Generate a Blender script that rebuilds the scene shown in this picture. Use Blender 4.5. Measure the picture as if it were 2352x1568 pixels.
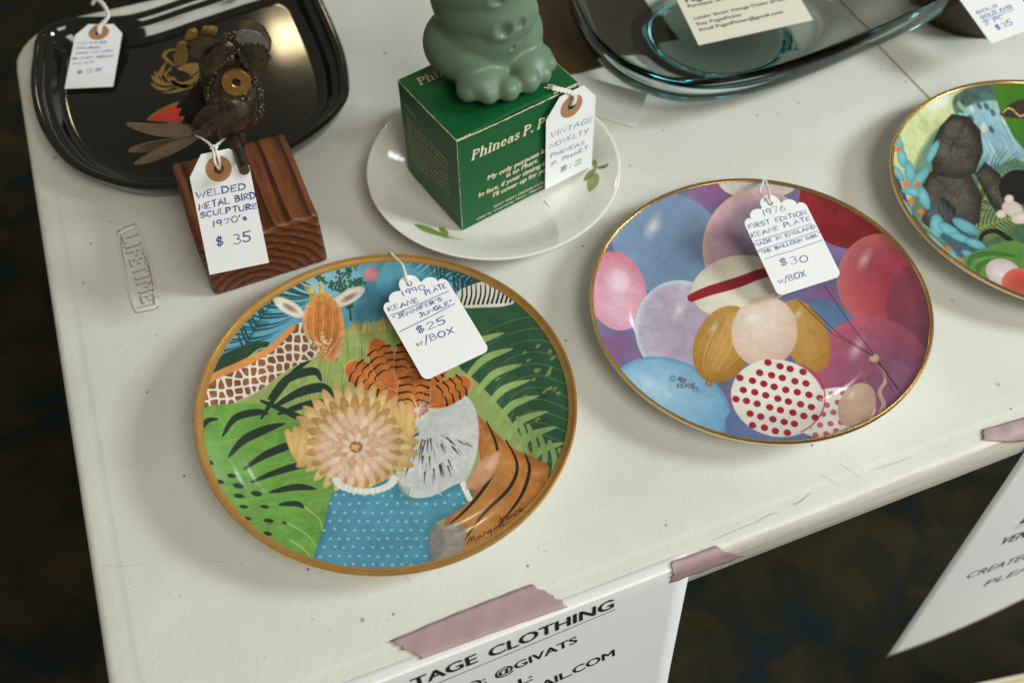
import bpy, bmesh, math, random
import numpy as np
from mathutils import Vector, Matrix
random.seed(7); RNG = np.random.default_rng(7)
for o in list(bpy.data.objects): bpy.data.objects.remove(o)
SC = bpy.context.scene; COL = SC.collection

# ------------------------------------------------------------------ camera
W, H, FPX = 2352.0, 1568.0, 2300.0            # photograph measured on a 2352 px wide print
PITCH, ROLL, CZ = math.radians(53.5), math.radians(-0.5), 0.5
FWD = np.array([0, math.cos(PITCH), -math.sin(PITCH)]); _R = np.array([1., 0, 0]); _U = np.cross(_R, FWD)
RGT = math.cos(ROLL) * _R + math.sin(ROLL) * _U; UPV = -math.sin(ROLL) * _R + math.cos(ROLL) * _U
CAMP = np.array([0, 0, CZ])
cam = bpy.data.cameras.new('camera'); CAM = bpy.data.objects.new('camera', cam); COL.objects.link(CAM)
m = Matrix.Identity(4)
for i in range(3): m[i][0], m[i][1], m[i][2], m[i][3] = RGT[i], UPV[i], -FWD[i], CAMP[i]
CAM.matrix_world = m
cam.sensor_width = 23.5; cam.lens = FPX / W * 23.5; cam.clip_start = 0.01; cam.clip_end = 50
cam.dof.use_dof = True; cam.dof.focus_distance = 0.585; cam.dof.aperture_fstop = 4.0; cam.dof.aperture_blades = 9
SC.camera = CAM
# ------------------------------------------------------------------ light
SC.view_settings.view_transform = 'Standard'; SC.view_settings.look = 'None'
SC.view_settings.exposure = 0.12; SC.view_settings.gamma = 1.0
wd = bpy.data.worlds.new('World'); SC.world = wd; wd.use_nodes = True
wd.node_tree.nodes['Background'].inputs[0].default_value = (1.0, 0.91, 0.72, 1); wd.node_tree.nodes['Background'].inputs[1].default_value = 0.175
def area(name, loc, target, sx, sy, power, col):
    l = bpy.data.lights.new(name, 'AREA'); l.shape = 'RECTANGLE'; l.size = sx; l.size_y = sy; l.energy = power; l.color = col; l.cycles.is_caustics_light = True
    o = bpy.data.objects.new(name, l); COL.objects.link(o); o.location = loc
    o.rotation_euler = (Vector(target) - Vector(loc)).to_track_quat('-Z', 'Y').to_euler(); return o
# a tall window of panes to the right of the table, and warm hall lamps behind it plus an added fill light behind the camera
for i in range(3):
    for j in range(2):
        area('window_light', (2.70 - .03 * j, 0.04 + 0.25 * i, 1.50 + 0.32 * j), (0, .32, 0), 0.22, 0.28, 10.0, (0.90, 1.0, 1.0))
area('hall_lamp', (-0.78, 3.02, 1.74), (0, .4, 0), 0.14, 0.10, 1.3, (1.0, 0.80, 0.46))
for i in range(2): area('far_window_light', (0.58 + .78 * i, 2.60 - .27 * i, 2.05 - .12 * i), (0, .4, 0), 0.12, 0.16, 0.75, (0.90, 0.96, 1.0))
area('fill_light', (0.9, -1.0, 1.9), (0.0, .2, 0), 1.1, 0.9, 29, (0.97, 0.95, 0.84))  # added fill light behind the camera, lifts the shadows

# ------------------------------------------------------------------ helpers
def ray(px, py):
    d = (px - W / 2) * RGT - (py - H / 2) * UPV + FPX * FWD; return d / np.linalg.norm(d)
def hit(px, py, p0, n):
    d = ray(px, py); p0 = np.asarray(p0, float); n = np.asarray(n, float)
    return CAMP + d * ((p0 - CAMP) @ n) / (d @ n)
def at(px, py, z): return hit(px, py, (0, 0, z), (0, 0, 1))
def atd(px, py, d): return CAMP + ((px - W / 2) * RGT - (py - H / 2) * UPV + FPX * FWD) / FPX * d
ORG = {}
def V(a): return np.asarray(a, float)
def obj(name, verts, faces, mat, parent=None, org=None, smooth=True, uv=None):
    """one mesh object; verts in world coordinates"""
    if parent is not None: o0 = ORG[parent.name]
    else: o0 = V(org if org is not None else (0, 0, 0))
    vs = np.asarray(verts, float).reshape(-1, 3) - o0
    me = bpy.data.meshes.new(name); me.from_pydata(vs.tolist(), [], [list(map(int, f)) for f in faces]); me.update()
    if smooth: me.polygons.foreach_set('use_smooth', [True] * len(me.polygons))
    if mat is not None:
        for mm in (mat if isinstance(mat, (list, tuple)) else [mat]): me.materials.append(mm)
    if uv is not None:
        l = me.uv_layers.new(name='UVMap'); idx = np.zeros(len(me.loops), int); me.loops.foreach_get('vertex_index', idx)
        l.data.foreach_set('uv', np.asarray(uv, np.float32)[idx].ravel())
    if smooth: me.set_sharp_from_angle(angle=math.radians(40))
    o = bpy.data.objects.new(name, me); COL.objects.link(o)
    if parent is not None: o.parent = parent
    else: o.location = o0
    ORG[o.name] = o0
    return o
def empty(name, loc):
    o = bpy.data.objects.new(name, None); COL.objects.link(o); o.location = loc; o.empty_display_size = .02; ORG[o.name] = V(loc); return o
def tag(o, label, cat, group=None, kind=None):
    o['label'] = label; o['category'] = cat
    if group: o['group'] = group
    if kind: o['kind'] = kind
    return o
def join(parts):
    vs, fs, k = [], [], 0
    for v, f in parts:
        v = np.asarray(v, float).reshape(-1, 3); vs.append(v); fs += [[i + k for i in q] for q in f]; k += len(v)
    return np.concatenate(vs), fs
def catmull(P, n=8, closed=False):
    P = np.asarray(P, float); N = len(P); out = []
    for i in range(N if closed else N - 1):
        if closed: a, b, c, d = P[i - 1], P[i], P[(i + 1) % N], P[(i + 2) % N]
        else: a, b, c, d = P[max(i - 1, 0)], P[i], P[i + 1], P[min(i + 2, N - 1)]
        for t in np.arange(n) / n:
            out.append(.5 * (2 * b + (c - a) * t + (2 * a - 5 * b + 4 * c - d) * t * t + (3 * b - a - 3 * c + d) * t ** 3))
    if not closed: out.append(P[-1])
    return np.array(out)
def loft(rings, close=True, cap0=False, cap1=False):
    n = len(rings[0]); vs = np.concatenate([np.asarray(r, float) for r in rings]); fs = []
    for k in range(len(rings) - 1):
        for i in range(n if close else n - 1):
            j = (i + 1) % n; fs.append([k * n + i, k * n + j, (k + 1) * n + j, (k + 1) * n + i])
    if cap0: fs.append(list(range(n))[::-1])
    if cap1: fs.append([(len(rings) - 1) * n + i for i in range(n)])
    return vs, fs
def tube(path, rad, seg=8, cap=True):
    P = np.asarray(path, float); n = len(P); rad = np.broadcast_to(rad, n); rings = []
    T = np.gradient(P, axis=0); T /= np.linalg.norm(T, axis=1)[:, None] + 1e-12
    a = np.cross(T[0], (0, 0, 1)); a = a if np.linalg.norm(a) > .1 else np.cross(T[0], (1, 0, 0)); a /= np.linalg.norm(a)
    for k in range(n):
        a = a - T[k] * (a @ T[k]); a /= np.linalg.norm(a); b = np.cross(T[k], a)
        th = np.arange(seg) * 2 * math.pi / seg
        rings.append(P[k] + rad[k] * (np.cos(th)[:, None] * a + np.sin(th)[:, None] * b))
    return loft(rings, True, cap, cap)
def twine(path, rad=.0007, turns=14):
    """a two-strand cotton string"""
    P = catmull(path, 10); L = np.linspace(0, 1, len(P)); T = np.gradient(P, axis=0); T /= np.linalg.norm(T, axis=1)[:, None]
    a = np.cross(T, (0.3, 0.2, 1)); a /= np.linalg.norm(a, axis=1)[:, None]; b = np.cross(T, a); parts = []
    for ph in (0, math.pi):
        q = P + rad * .55 * (np.cos(L * turns * 6.28 + ph)[:, None] * a + np.sin(L * turns * 6.28 + ph)[:, None] * b)
        parts.append(tube(q, rad * .75, 6))
    return join(parts)
def fillmesh(outer, holes=(), thick=0.0):
    """flat outline with holes -> (verts2d+z, faces), filled by a 2D curve"""
    cu = bpy.data.curves.new('t', 'CURVE'); cu.dimensions = '2D'; cu.fill_mode = 'BOTH'; cu.extrude = thick / 2
    for ring in [outer] + list(holes):
        s = cu.splines.new('POLY'); s.points.add(len(ring) - 1); s.use_cyclic_u = True
        for i, p in enumerate(ring): s.points[i].co = (p[0], p[1], 0, 1)
    return _curve_mesh(cu)
def _curve_mesh(cu):
    o = bpy.data.objects.new('t', cu); COL.objects.link(o); dg = bpy.context.evaluated_depsgraph_get()
    me = bpy.data.meshes.new_from_object(o.evaluated_get(dg)); v = np.array([x.co[:] for x in me.vertices]).reshape(-1, 3); f = [list(p.vertices) for p in me.polygons]
    bpy.data.objects.remove(o); bpy.data.curves.remove(cu); bpy.data.meshes.remove(me); return v, f
class Frame:
    """a flat sheet's own axes: local (x, y, height) -> world"""
    def __init__(s, o, ex, ey, bend=None):
        s.o = V(o); s.ex = V(ex) / np.linalg.norm(ex); n = np.cross(s.ex, V(ey)); s.n = n / np.linalg.norm(n); s.ey = np.cross(s.n, s.ex); s.bend = bend
    def __call__(s, v):
        v = np.asarray(v, float).reshape(-1, 3); z = v[:, 2] + (s.bend(v[:, 0], v[:, 1]) if s.bend else 0)
        return s.o + v[:, 0:1] * s.ex + v[:, 1:2] * s.ey + z[:, None] * s.n
    def loc(s, p): q = V(p) - s.o; return np.array([q @ s.ex, q @ s.ey])
def text2d(txt, x0, y0, x1, y1, h, bold=0.0, shear=0.0, space=1.0):
    """printed text fitted between two baseline ends with cap height h"""
    cu = bpy.data.curves.new('t', 'FONT'); cu.body = txt; cu.size = 1; cu.shear = shear; cu.resolution_u = 3; cu.space_character = space
    v, f = _curve_mesh(cu)
    if bold: v, f = join([(v + (d * bold * .9, e * bold * .35, k * 6e-6), f) for k, (d, e) in enumerate(((0, 0), (-1, -1), (1, 1)))])
    cu = bpy.data.curves.new('t', 'FONT'); cu.body = 'H'; cu.size = 1; hh, _ = _curve_mesh(cu)
    L = math.hypot(x1 - x0, y1 - y0); a = math.atan2(y1 - y0, x1 - x0)
    X = (v[:, 0] - v[:, 0].min()) / max(1e-6, np.ptp(v[:, 0])) * L; Y = v[:, 1] / hh[:, 1].max() * h
    return np.c_[x0 + X * math.cos(a) - Y * math.sin(a), y0 + X * math.sin(a) + Y * math.cos(a), v[:, 2]], f
def arc(cx, cy, rx, ry, a0, a1, n=9):
    t = np.radians(np.linspace(a0, a1, n)); return [(cx + rx * math.cos(q), cy + ry * math.sin(q)) for q in t]
GL = {  # hand-printed letters, single pen strokes
 'A': (.72, [[(0, 0), (.34, 1), (.7, 0)], [(.1, .36), (.6, .4)]]),
 'B': (.62, [[(.02, 0), (0, 1)], [(0, .98)] + arc(.22, .76, .26, .23, 80, -80) + [(.05, .53)] + arc(.24, .27, .34, .27, 80, -90) + [(0, 0)]]),
 'C': (.62, [arc(.34, .5, .33, .5, 55, 310)]),
 'D': (.68, [[(.03, 0), (.03, 1)], [(0, 1)] + arc(.16, .5, .5, .5, 85, -85) + [(0, 0)]]),
 'E': (.55, [[(.5, 1), (0, .96), (.02, 0), (.52, .03)], [(0, .5), (.42, .53)]]),
 'F': (.52, [[(.52, 1), (0, .96), (.02, 0)], [(0, .5), (.4, .53)]]),
 'G': (.68, [arc(.34, .5, .33, .5, 50, 330) + [(.62, .42), (.36, .42)]]),
 'H': (.64, [[(0, 0), (.02, 1)], [(.58, 0), (.6, 1)], [(.02, .5), (.6, .52)]]),
 'I': (.16, [[(.05, 0), (.06, 1)]]),
 'J': (.5, [[(.46, 1), (.44, .2)] + arc(.24, .18, .2, .2, 0, -170), [(.2, 1), (.6, 1)]]),
 'K': (.6, [[(0, 0), (.02, 1)], [(.56, 1), (.04, .42), (.6, 0)]]),
 'L': (.52, [[(.02, 1), (0, .02), (.5, .05)]]),
 'M': (.8, [[(0, 0), (.1, 1), (.38, .3), (.68, 1), (.78, 0)]]),
 'N': (.66, [[(0, 0), (.03, 1), (.6, .02), (.64, 1)]]),
 'O': (.72, [arc(.35, .5, .35, .5, 100, 462, 17)]),
 'P': (.56, [[(.03, -.02), (.0, 1)], [(0, .97)] + arc(.2, .72, .34, .27, 80, -100) + [(.02, .44)]]),
 'R': (.6, [[(.03, 0), (.0, 1)], [(0, .97)] + arc(.2, .74, .32, .25, 80, -95) + [(.1, .48), (.58, 0)]]),
 'S': (.55, [arc(.28, .75, .24, .24, 35, 250) + arc(.25, .25, .27, .25, 80, -150)]),
 'T': (.62, [[(0, .97), (.62, 1)], [(.31, .98), (.3, 0)]]),
 'U': (.62, [[(0, 1), (.02, .3)] + arc(.3, .28, .28, .28, 180, 350) + [(.6, 1)]]),
 'V': (.64, [[(0, 1), (.28, 0), (.64, 1)]]),
 'W': (.9, [[(0, 1), (.2, 0), (.44, .75), (.64, 0), (.9, 1)]]),
 'X': (.62, [[(0, 1), (.6, 0)], [(.6, 1), (0, 0)]]),
 'Y': (.6, [[(0, 1), (.3, .5)], [(.62, 1), (.18, -.1)]]),
 'w': (.6, [[(0, .55), (.12, 0), (.3, .45), (.42, 0), (.6, .58)]]),
 's': (.36, [arc(.18, .44, .15, .14, 40, 250) + arc(.16, .15, .17, .15, 80, -140)]),
 '0': (.62, [arc(.3, .5, .3, .5, 110, 470, 17)]), '1': (.2, [[(.08, 1), (.06, 0)]]),
 '2': (.6, [arc(.27, .73, .25, .26, 160, -30) + [(.0, .02), (.62, .06)]]),
 '3': (.56, [arc(.24, .76, .24, .24, 140, -80) + arc(.24, .26, .3, .27, 85, -150)]),
 '5': (.6, [[(.1, .95), (.07, .55)] + arc(.24, .3, .31, .3, 110, -150), [(.1, .95), (.66, 1.05)]]),
 '6': (.55, [[(.42, 1), (.12, .6)] + arc(.26, .25, .25, .25, 160, 500, 15)]),
 '7': (.58, [[(0, .96), (.56, 1), (.22, 0)]]),
 '9': (.55, [arc(.25, .72, .24, .26, 20, 380, 15) + [(.46, .5), (.4, 0)]]),
 '$': (.62, [arc(.31, .7, .24, .2, 30, 260) + arc(.29, .3, .26, .22, 80, -150), [(.24, 1.08), (.2, -.1)], [(.4, 1.08), (.36, -.1)]]),
 '/': (.45, [[(.45, 1.1), (0, -.2)]]), '.': (.14, [[(.04, 0), (.08, .05)]]), "'": (.16, [[(.1, 1.05), (.05, .8)]]),
 '"': (.3, [[(.08, 1.05), (.03, .82)], [(.24, 1.05), (.19, .82)]]), ' ': (.42, []), '&': (.6, [arc(.3, .75, .15, .2, -60, 240) + [(.6, 0)]]),
 '-': (.4, [[(.05, .45), (.38, .47)]]), '@': (.7, [arc(.35, .5, .35, .5, 0, 330)]), ':': (.15, [[(.05, .1), (.08, .14)], [(.05, .6), (.08, .64)]]), '(': (.3, [arc(.35, .5, .25, .6, 120, 240)]), ')': (.3, [arc(0, .5, .25, .6, 60, -60)]),
}
def ribbon(pts, w, z=0.0):
    P = np.asarray(pts, float); n = len(P); T = np.gradient(P, axis=0); T /= np.linalg.norm(T, axis=1)[:, None] + 1e-12
    N = np.c_[-T[:, 1], T[:, 0]]; ww = np.broadcast_to(w, n)[:, None] / 2
    e = T * ww * .6; Q = P.copy(); Q[0] -= e[0]; Q[-1] += e[-1]
    v = np.concatenate([Q + N * ww, Q - N * ww]); v = np.c_[v, np.full(len(v), z)]
    return v, [[i, i + 1, n + i + 1, n + i] for i in range(n - 1)]
def hand(txt, x0, y0, x1, y1, h, w):
    """hand lettering between two baseline ends"""
    parts = []; x = 0.; items = []
    for ch in txt:
        adv, st = GL[ch]; items.append((x, st)); x += adv + .2
    tot = x - .2; L = math.hypot(x1 - x0, y1 - y0); a = math.atan2(y1 - y0, x1 - x0); sx = L / tot
    for xo, st in items:
        jy, js, sk = random.uniform(-.06, .06), random.uniform(.9, 1.08), random.uniform(-.02, .10)
        for s in st:
            p = catmull(s, 3) if len(s) > 5 else V(s)
            X = (xo + p[:, 0] + sk * p[:, 1]) * sx; Y = (p[:, 1] * js + jy) * h
            if len(p) < 2: continue
            parts.append(ribbon(np.c_[x0 + X * math.cos(a) - Y * math.sin(a), y0 + X * math.sin(a) + Y * math.cos(a)], w * np.random.default_rng(len(parts)).uniform(.72, 1.25) * np.linspace(1.12, .8, len(p))))
    return join(parts)

# ------------------------------------------------------------------ materials
def newmat(name):
    mt = bpy.data.materials.new(name); mt.use_nodes = True; nt = mt.node_tree; return mt, nt, nt.nodes['Principled BSDF']
def nd(nt, typ, **kw):
    n = nt.nodes.new(typ)
    for k, v in kw.items():
        if k in n.inputs: n.inputs[k].default_value = v
        else: setattr(n, k, v)
    return n
def mat(name, col, rough=.5, metal=0., var=.0, vscale=40., bump=0., bscale=300., coat=0., sss=0., spec=.5, rvar=0.):
    mt, nt, b = newmat(name); b.inputs['Base Color'].default_value = (*col, 1); b.inputs['Roughness'].default_value = rough; b.inputs['Metallic'].default_value = metal
    b.inputs['Coat Weight'].default_value = coat; b.inputs['Coat Roughness'].default_value = .05; b.inputs['Specular IOR Level'].default_value = spec
    if sss: b.inputs['Subsurface Weight'].default_value = sss; b.inputs['Subsurface Radius'].default_value = (.004, .004, .003); b.inputs['Subsurface Scale'].default_value = 1
    tc = nd(nt, 'ShaderNodeTexCoord')
    if var or rvar:
        no = nd(nt, 'ShaderNodeTexNoise', Scale=vscale, Detail=6., Roughness=.6); nt.links.new(tc.outputs['Object'], no.inputs['Vector'])
        if var:
            mx = nd(nt, 'ShaderNodeHueSaturation'); mx.inputs['Color'].default_value = (*col, 1)
            mr = nd(nt, 'ShaderNodeMapRange'); mr.inputs['From Min'].default_value = .25; mr.inputs['From Max'].default_value = .75; mr.inputs['To Min'].default_value = 1 - var; mr.inputs['To Max'].default_value = 1 + var
            nt.links.new(no.outputs['Fac'], mr.inputs['Value']); nt.links.new(mr.outputs[0], mx.inputs['Value']); nt.links.new(mx.outputs[0], b.inputs['Base Color'])
        if rvar:
            mr = nd(nt, 'ShaderNodeMapRange'); mr.inputs['From Min'].default_value = .3; mr.inputs['From Max'].default_value = .7; mr.inputs['To Min'].default_value = max(.02, rough - rvar); mr.inputs['To Max'].default_value = rough + rvar
            nt.links.new(no.outputs['Fac'], mr.inputs['Value']); nt.links.new(mr.outputs[0], b.inputs['Roughness'])
    if bump:
        no2 = nd(nt, 'ShaderNodeTexNoise', Scale=bscale, Detail=4.); nt.links.new(tc.outputs['Object'], no2.inputs['Vector'])
        bp = nd(nt, 'ShaderNodeBump', Strength=1.0, Distance=bump); nt.links.new(no2.outputs['Fac'], bp.inputs['Height']); nt.links.new(bp.outputs[0], b.inputs['Normal'])
    return mt
def ramp(nt, stops, interp='LINEAR'):
    r = nd(nt, 'ShaderNodeValToRGB'); r.color_ramp.interpolation = interp; e = r.color_ramp.elements
    while len(e) < len(stops): e.new(.5)
    for k, (p, c) in enumerate(stops): e[k].position = p; e[k].color = (*c, 1)
    return r
def srgb(r, g, b):
    f = lambda c: (c / 255 / 12.92) if c / 255 < .04045 else ((c / 255 + .055) / 1.055) ** 2.4
    return (f(r), f(g), f(b))
M = {}
def table_mat():
    mt, nt, b = newmat('table_plastic'); L = nt.links.new; tc = nd(nt, 'ShaderNodeTexCoord')
    b.inputs['Roughness'].default_value = .42; b.inputs['Specular IOR Level'].default_value = .4
    n1 = nd(nt, 'ShaderNodeTexNoise', Scale=9., Detail=5., Roughness=.6); L(tc.outputs['Object'], n1.inputs['Vector'])
    r1 = ramp(nt, [(.3, (.655, .65, .60)), (.7, (.755, .755, .715))]); L(n1.outputs['Fac'], r1.inputs['Fac'])
    # sparse dark specks of dirt, two sizes
    last = r1.outputs[0]
    for sc, th, col in ((95., .10, (.10, .08, .06)), (330., .13, (.22, .19, .15)), (46., .085, (.34, .25, .14))):
        vo = nd(nt, 'ShaderNodeTexVoronoi', Scale=sc); L(tc.outputs['Object'], vo.inputs['Vector'])
        wn = nd(nt, 'ShaderNodeTexWhiteNoise', noise_dimensions='3D'); L(vo.outputs['Position'], wn.inputs['Vector'])
        gate = nd(nt, 'ShaderNodeMath', operation='GREATER_THAN'); gate.inputs[1].default_value = .80; L(wn.outputs['Value'], gate.inputs[0])
        dst = nd(nt, 'ShaderNodeMapRange'); dst.inputs['From Min'].default_value = th * .5; dst.inputs['From Max'].default_value = th; dst.inputs['To Min'].default_value = .8; dst.inputs['To Max'].default_value = 0
        L(vo.outputs['Distance'], dst.inputs['Value'])
        mu = nd(nt, 'ShaderNodeMath', operation='MULTIPLY'); L(gate.outputs[0], mu.inputs[0]); L(dst.outputs[0], mu.inputs[1])
        mx = nd(nt, 'ShaderNodeMix', data_type='RGBA'); L(mu.outputs[0], mx.inputs[0]); L(last, mx.inputs[6]); mx.inputs[7].default_value = (*col, 1); last = mx.outputs[2]
    # rubbed-in grime streaks along the front lip (below the top surface)
    geo = nd(nt, 'ShaderNodeNewGeometry'); sp = nd(nt, 'ShaderNodeSeparateXYZ'); L(geo.outputs['Position'], sp.inputs[0])
    mp = nd(nt, 'ShaderNodeMapping'); mp.vector_type = 'TEXTURE'; mp.inputs['Rotation'].default_value = (0, 0, math.radians(21.4)); mp.inputs['Scale'].default_value = (1 / 9, 1 / 90, 1 / 300); L(geo.outputs['Position'], mp.inputs['Vector'])
    n3 = nd(nt, 'ShaderNodeTexNoise', Scale=1., Detail=5., Roughness=.65); L(mp.outputs[0], n3.inputs['Vector'])
    lo = nd(nt, 'ShaderNodeMapRange'); lo.inputs['From Min'].default_value = -.0006; lo.inputs['From Max'].default_value = -.0024; L(sp.outputs['Z'], lo.inputs['Value'])
    s3 = nd(nt, 'ShaderNodeMapRange'); s3.inputs['From Min'].default_value = .45; s3.inputs['From Max'].default_value = .72; s3.inputs['To Max'].default_value = .75; L(n3.outputs['Fac'], s3.inputs['Value'])
    mu = nd(nt, 'ShaderNodeMath', operation='MULTIPLY'); L(lo.outputs[0], mu.inputs[0]); L(s3.outputs[0], mu.inputs[1])
    mx = nd(nt, 'ShaderNodeMix', data_type='RGBA'); L(mu.outputs[0], mx.inputs[0]); L(last, mx.inputs[6]); mx.inputs[7].default_value = (.52, .38, .25, 1)
    L(mx.outputs[2], b.inputs['Base Color'])
    nb = nd(nt, 'ShaderNodeTexNoise', Scale=420., Detail=3.); L(tc.outputs['Object'], nb.inputs['Vector'])
    nb2 = nd(nt, 'ShaderNodeTexNoise', Scale=45., Detail=2.); L(tc.outputs['Object'], nb2.inputs['Vector'])
    ad = nd(nt, 'ShaderNodeMath', operation='MULTIPLY_ADD'); ad.inputs[1].default_value = .5; L(nb.outputs['Fac'], ad.inputs[0]); L(nb2.outputs['Fac'], ad.inputs[2])
    bp = nd(nt, 'ShaderNodeBump', Strength=1., Distance=.00038); L(ad.outputs[0], bp.inputs['Height']); L(bp.outputs[0], b.inputs['Normal'])
    return mt
def floor_mat():
    mt, nt, b = newmat('stained_floor'); L = nt.links.new; tc = nd(nt, 'ShaderNodeTexCoord'); b.inputs['Roughness'].default_value = .7; b.inputs['Specular IOR Level'].default_value = .12
    n1 = nd(nt, 'ShaderNodeTexNoise', Scale=10., Detail=5., Roughness=.6, Distortion=.6); L(tc.outputs['Object'], n1.inputs['Vector'])
    r1 = ramp(nt, [(.36, (.005, .014, .019)), (.45, (.014, .015, .010)), (.55, (.027, .022, .010)), (.72, (.042, .030, .013))]); L(n1.outputs['Fac'], r1.inputs['Fac'])
    L(r1.outputs[0], b.inputs['Base Color']); return mt
def wood_mat():
    mt, nt, b = newmat('fir_wood'); L = nt.links.new; tc = nd(nt, 'ShaderNodeTexCoord')
    mp = nd(nt, 'ShaderNodeMapping'); mp.inputs['Rotation'].default_value = (0, 0, math.radians(-23)); L(tc.outputs['Object'], mp.inputs['Vector'])
    nz = nd(nt, 'ShaderNodeTexNoise', Scale=26., Detail=3.); m2 = nd(nt, 'ShaderNodeMapping'); m2.inputs['Scale'].default_value = (1, .10, 1); L(mp.outputs[0], m2.inputs['Vector']); L(m2.outputs[0], nz.inputs['Vector'])
    sp = nd(nt, 'ShaderNodeSeparateXYZ'); L(mp.outputs[0], sp.inputs[0])
    ax = nd(nt, 'ShaderNodeMath', operation='SUBTRACT'); ax.inputs[1].default_value = -.012; L(sp.outputs['X'], ax.inputs[0])
    az = nd(nt, 'ShaderNodeMath', operation='ADD'); az.inputs[1].default_value = .012; L(sp.outputs['Z'], az.inputs[0])
    px = nd(nt, 'ShaderNodeMath', operation='POWER'); px.inputs[1].default_value = 2; L(ax.outputs[0], px.inputs[0])
    pz = nd(nt, 'ShaderNodeMath', operation='POWER'); pz.inputs[1].default_value = 2; L(az.outputs[0], pz.inputs[0])
    ad = nd(nt, 'ShaderNodeMath', operation='ADD'); L(px.outputs[0], ad.inputs[0]); L(pz.outputs[0], ad.inputs[1])
    sq = nd(nt, 'ShaderNodeMath', operation='SQRT'); L(ad.outputs[0], sq.inputs[0])
    ma = nd(nt, 'ShaderNodeMath', operation='MULTIPLY_ADD'); ma.inputs[1].default_value = .010; L(nz.outputs['Fac'], ma.inputs[0]); L(sq.outputs[0], ma.inputs[2])
    fr = nd(nt, 'ShaderNodeMath', operation='MULTIPLY'); fr.inputs[1].default_value = 165; L(ma.outputs[0], fr.inputs[0])
    fc = nd(nt, 'ShaderNodeMath', operation='FRACT'); L(fr.outputs[0], fc.inputs[0])
    r = ramp(nt, [(0, (.21, .060, .016)), (.45, (.14, .038, .011)), (.80, (.060, .017, .006)), (.93, (.030, .009, .004)), (1, (.19, .058, .016))]); L(fc.outputs[0], r.inputs['Fac'])
    # fine fibres along the length and saw marks on the end grain
    m3 = nd(nt, 'ShaderNodeMapping'); m3.inputs['Scale'].default_value = (900, 40, 900); L(mp.outputs[0], m3.inputs['Vector'])
    n3 = nd(nt, 'ShaderNodeTexNoise', Scale=1., Detail=3.); L(m3.outputs[0], n3.inputs['Vector'])
    hs = nd(nt, 'ShaderNodeHueSaturation'); L(r.outputs[0], hs.inputs['Color'])
    mr = nd(nt, 'ShaderNodeMapRange'); mr.inputs['From Min'].default_value = .3; mr.inputs['From Max'].default_value = .7; mr.inputs['To Min'].default_value = .6; mr.inputs['To Max'].default_value = 1.3; L(n3.outputs['Fac'], mr.inputs['Value']); L(mr.outputs[0], hs.inputs['Value'])
    L(hs.outputs[0], b.inputs['Base Color']); b.inputs['Roughness'].default_value = .5
    h2 = nd(nt, 'ShaderNodeMath', operation='MULTIPLY_ADD'); h2.inputs[1].default_value = .35; L(n3.outputs['Fac'], h2.inputs[0]); 
    inv = nd(nt, 'ShaderNodeMath', operation='SUBTRACT'); inv.inputs[0].default_value = 1; L(fc.outputs[0], inv.inputs[1]); L(inv.outputs[0], h2.inputs[2])
    bp = nd(nt, 'ShaderNodeBump', Strength=.7, Distance=.0006); L(h2.outputs[0], bp.inputs['Height']); L(bp.outputs[0], b.inputs['Normal'])
    return mt
def glass_mat():
    mt, nt, b = newmat('teal_glass'); b.inputs['Base Color'].default_value = (.98, 1, 1, 1); b.inputs['Transmission Weight'].default_value = 1; b.inputs['Roughness'].default_value = .0; b.inputs['IOR'].default_value = 1.5
    va = nd(nt, 'ShaderNodeVolumeAbsorption'); va.inputs['Color'].default_value = (.0, .70, .74, 1); va.inputs['Density'].default_value = 13
    nt.links.new(va.outputs[0], nt.nodes['Material Output'].inputs['Volume']); return mt
M['table'] = table_mat(); M['floor'] = floor_mat(); M['wood'] = wood_mat(); M['glass'] = glass_mat()
M['grime_and_shade'] = mat('grime_and_shade', (.36, .31, .22), .7, var=.3, vscale=200)  # dirt in the grooves, also painted shade under the plaque letters
M['paper'] = mat('tag_paper', (.86, .87, .89), .75, bump=.00005, bscale=900)
M['sheet'] = mat('sign_paper', (.86, .87, .90), .7, bump=.0001, bscale=60)
M['card'] = mat('card_stock', (.82, .78, .66), .7)
M['kraft'] = mat('kraft_ring', (.42, .20, .09), .8, var=.12, vscale=300)
M['ink'] = mat('blue_ink', (.022, .04, .30), .5); M['ink2'] = mat('light_blue_ink', (.09, .13, .40), .5); M['black'] = mat('black_print', (.02, .014, .016), .6)
M['string'] = mat('cotton_string', (.82, .81, .77), .9, bump=.0002, bscale=2500)
M['tape'] = mat('mauve_tape', (.40, .28, .295), .55, var=.10, vscale=60, bump=.00012, bscale=220)
M['gold'] = mat('bright_gold', (.76, .50, .19), .22, 1., var=.08, vscale=60); M['gold2'] = mat('antique_gold', (.74, .43, .14), .36, .8, var=.12, vscale=120)
M['glaze'] = mat('white_glaze', (.84, .83, .78), .12, coat=.3, var=.02); M['bone'] = mat('bone_china', (.80, .79, .75), .15)
M['tray'] = mat('black_lacquer', (.010, .009, .007), .08, rvar=.015, vscale=30, spec=.5)
M['tray_gold'] = mat('gold_inlay', (.30, .185, .055), .45, .4, var=.3, vscale=300); M['red'] = mat('red_inlay', (.62, .035, .022), .5, var=.2, vscale=200)
M['steel'] = mat('dark_welded_steel', (.105, .078, .056), .40, .75, var=.65, vscale=130, bump=.0016, bscale=150, rvar=.18)
M['steel2'] = mat('worn_feather_steel', (.27, .205, .135), .48, .7, var=.3, vscale=160, bump=.0003, bscale=500, rvar=.1)
M['bead'] = mat('weld_bead', (.16, .12, .09), .30, .9, var=.4, vscale=300)
M['black_and_gap'] = mat('black_steel_and_gap', (.008, .007, .006), .7)  # black steel, also the painted dark of the open beak slot
M['brass'] = mat('aged_brass', (.44, .25, .075), .38, .9, var=.35, vscale=260, bump=.0002, bscale=500)
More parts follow.
